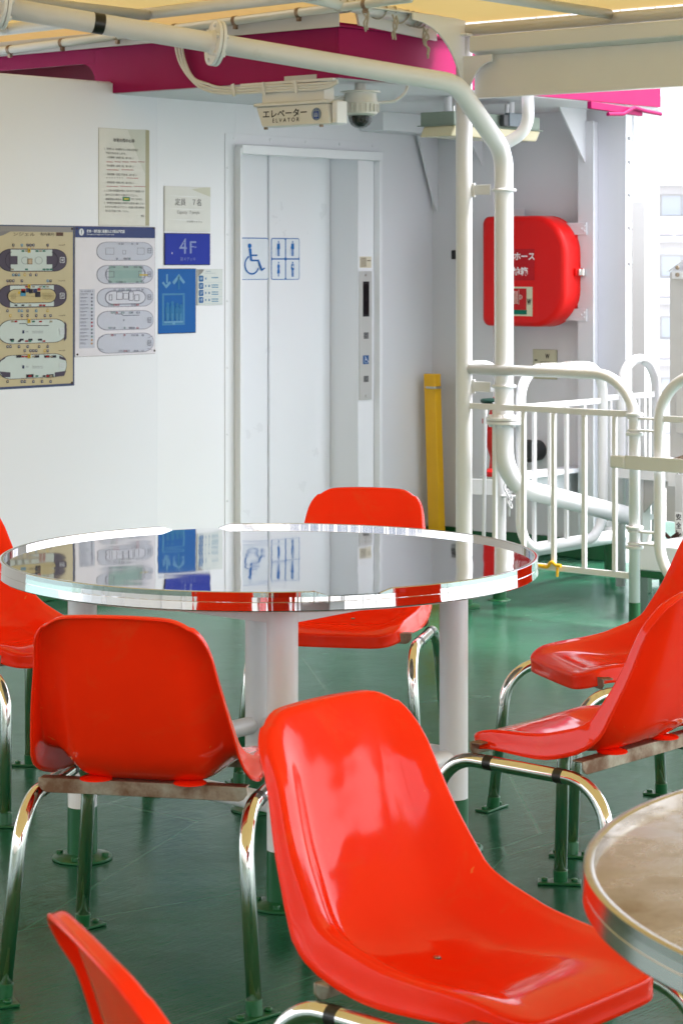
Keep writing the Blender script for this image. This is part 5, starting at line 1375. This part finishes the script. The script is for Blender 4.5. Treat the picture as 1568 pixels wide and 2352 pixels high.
# awning posts and side rails out of the picture, seen only in reflections
def far_rails():
    for k, (x, y) in enumerate(((-2.6, -3.2), (3.0, -3.2), (XR, -3.0))):
        r = thing('awning_post', 'white awning post at the far open side of the deck', 'post', (x, y, 0), 'awning posts'); m = MB(); m.cyl((x, y, 0), (x, y, 2.49), .038, 'white', 20); m.build('pole', r)
    r = thing('bulwark_rail', 'white horizontal bar railing along the open side of the deck', 'railing', (2, -4, 0)); m = MB()
    for z in (.3, .55, .8, 1.05): m.cyl((-6, -4, z), (10, -4, z), .016, 'white', 10)
    for k in range(11): m.cyl((-6 + 1.6 * k, -4, 0), (-6 + 1.6 * k, -4, 1.05), .02, 'white', 10)
    m.build('bars', r)
far_rails()
def bounce_wall():  # out-of-view plating added so its sunlit white bounces light onto the chair backs
    r = thing('bounce_wall', 'unseen white plating added at the deck edge to bounce light onto chair backs', 'bounce_wall', (-3.9, 3, 0)); m = MB(); m.box((-3.96, -4.1, 0), (-3.9, 12, 1.12), 'white'); m.build('plating', r, bevel=.004)
    m = MB(); m.cyl((-3.93, -4.1, 1.16), (-3.93, 12, 1.16), .045, 'white', 16); m.build('cap_rail', r)
    for k in range(12):
        m = MB(); y = -3.9 + 1.3 * k; m.prism([(-3.899, y, .0), (-3.6, y, .0), (-3.899, y, 1.0)], (0, .012, 0), 'white'); m.build('stay', r)
bounce_wall()

# ================================================================ HARBOUR BUILDING
def building():
    D = 113.0; o = PD(1510, 600, D); s = D / F
    root = thing('apartment_block', 'bright white apartment block with rows of balconies beyond the ship side', 'building', (o.x, o.y, -7))
    ex = Vector((cP, -sP, 0)); ey = Vector((sP, cP, 0))
    Xm = Matrix((ex, ey, Vector((0, 0, 1)))).transposed().to_4x4(); Xm.translation = Vector((o.x, o.y, 0))
    Zv = lambda v: EYE - (v - HV) * s
    x0, x1 = -9, 60
    w = MB(); w.box((x0, 0, -7), (x1, 10, 34), ink((206, 206, 208)), Xm); w.build('wall', root)
    rows = (35, 222, 308, 447, 586, 727, 868)
    for v in rows:
        if v == 308: continue
        zt, zb = Zv(v), Zv(v + 50)
        for k in range(-3, 6):
            xa = k * 2.5 + .1; f = MB(); f.box((xa, -.06, zb), (xa + 2.1, -.001, zt), ink((176, 174, 172)), Xm); fr = f.build('window', root)
            g = MB(); g.box((xa + .08, -.075, zb + .06), (xa + 1.0, -.0605, zt - .06), ink((186, 192, 200), .2), Xm); g.box((xa + 1.08, -.075, zb + .06), (xa + 2.02, -.0605, zt - .06), ink((176, 184, 192), .2), Xm); g.build('pane', fr)  # glass colour paled to stand in for overexposed haze
    for v in (371, 499, 640, 780):
        zt, zb = Zv(v), Zv(v + 40); b = MB(); b.box((x0, -1.2, zb - .35), (x1, -.001, zb - .1), ink((210, 210, 210)), Xm); b.box((x0, -1.2, zt - .06), (x1, -1.14, zt), ink((224, 224, 224)), Xm); b.box((x0, -1.19, zb), (x1, -1.15, zt - .12), ink((186, 178, 178)), Xm)
        for k in range(9): b.box((x0 + 2.4 * k, -1.2, zb - .1), (x0 + 2.4 * k + .06, -1.14, zt - .06), ink((224, 224, 224)), Xm)
        b.build('balcony', root)
building()

def terminal():
    root = thing('terminal_building', 'long pale harbour terminal with rows of windows across the quay', 'building', (-34, -15, -7))
    w = MB(); w.box((-46, -60, -7), (-34, 34, 8), ink((232, 226, 216))); w.build('wall', root)
    b = MB(); g = MB()
    for z in (-5, -1.9, 1.2, 4.3):
        for k in range(22):
            y = -58 + 4.2 * k; b.box((-33.99, y, z), (-33.9, y + 3.2, z + 2.0), ink((120, 128, 140), .1))
            for t in (0, 1.07, 2.13, 3.2): g.box((-33.899, y + t - .06, z), (-33.82, y + t + .06, z + 2.0), ink((230, 230, 228)))
    b.build('window_row', root); g.build('mullion', root)
    r = MB(); r.box((-46.3, -60.3, 8.002), (-33.6, 34.3, 8.4), ink((120, 118, 116))); r.build('roof', root)
terminal()

# ================================================================ LIGHT, SKY, CAMERA
SUN_DIR = Vector((.45, -.48, 1.10)).normalized()         # towards the sun
sun_el = math.asin(SUN_DIR.z); sun_az = math.atan2(SUN_DIR.x, SUN_DIR.y)
w = bpy.data.worlds.new('World'); SC.world = w; w.use_nodes = True
nt = w.node_tree; bg = nt.nodes['Background']
sky = nt.nodes.new('ShaderNodeTexSky'); sky.sky_type = 'NISHITA'; sky.sun_disc = False
sky.sun_elevation = sun_el; sky.sun_rotation = sun_az
sky.air_density = 1.0; sky.dust_density = 4.0; sky.ozone_density = 0.6
hs = nt.nodes.new('ShaderNodeHueSaturation'); hs.inputs['Saturation'].default_value = 0.4
nt.links.new(sky.outputs[0], hs.inputs['Color']); mx = nt.nodes.new('ShaderNodeMix'); mx.data_type = 'RGBA'; mx.inputs['Factor'].default_value = 0.4
mx.inputs['B'].default_value = (4.4, 4.75, 5.35, 1)      # even cloud veil
nt.links.new(hs.outputs[0], mx.inputs['A']); nt.links.new(mx.outputs['Result'], bg.inputs['Color'])
bg.inputs['Strength'].default_value = 0.15
l = bpy.data.lights.new('sun', 'SUN'); l.energy = 1.3; l.angle = rad(12); l.color = (1.0, .96, .9)
lo = bpy.data.objects.new('sun', l); COL.objects.link(lo); lo.rotation_euler = SUN_DIR.to_track_quat('Z', 'Y').to_euler(); lo.location = (0, 0, 30)

cam = bpy.data.cameras.new('camera'); co = bpy.data.objects.new('camera', cam); COL.objects.link(co)
co.location = (0, 0, EYE); co.rotation_euler = (rad(90), 0, -PHI)
cam.sensor_width = 36; cam.sensor_fit = 'AUTO'; cam.lens = 36 * F / 2352; cam.shift_y = -(1176 - HV) / 2352
cam.clip_start = .1; cam.clip_end = 6000
SC.camera = co
cam.dof.use_dof = True; cam.dof.focus_distance = 6.2; cam.dof.aperture_fstop = 13
SC.view_settings.view_transform = 'Standard'; SC.view_settings.look = 'None'; SC.view_settings.gamma = 1.0
SC.view_settings.exposure = 2.4
SC.cycles.use_denoising = True
SC.cycles.max_bounces = 10; SC.cycles.diffuse_bounces = 5; SC.cycles.glossy_bounces = 5; SC.cycles.transmission_bounces = 6
SC.cycles.sample_clamp_indirect = 8.0
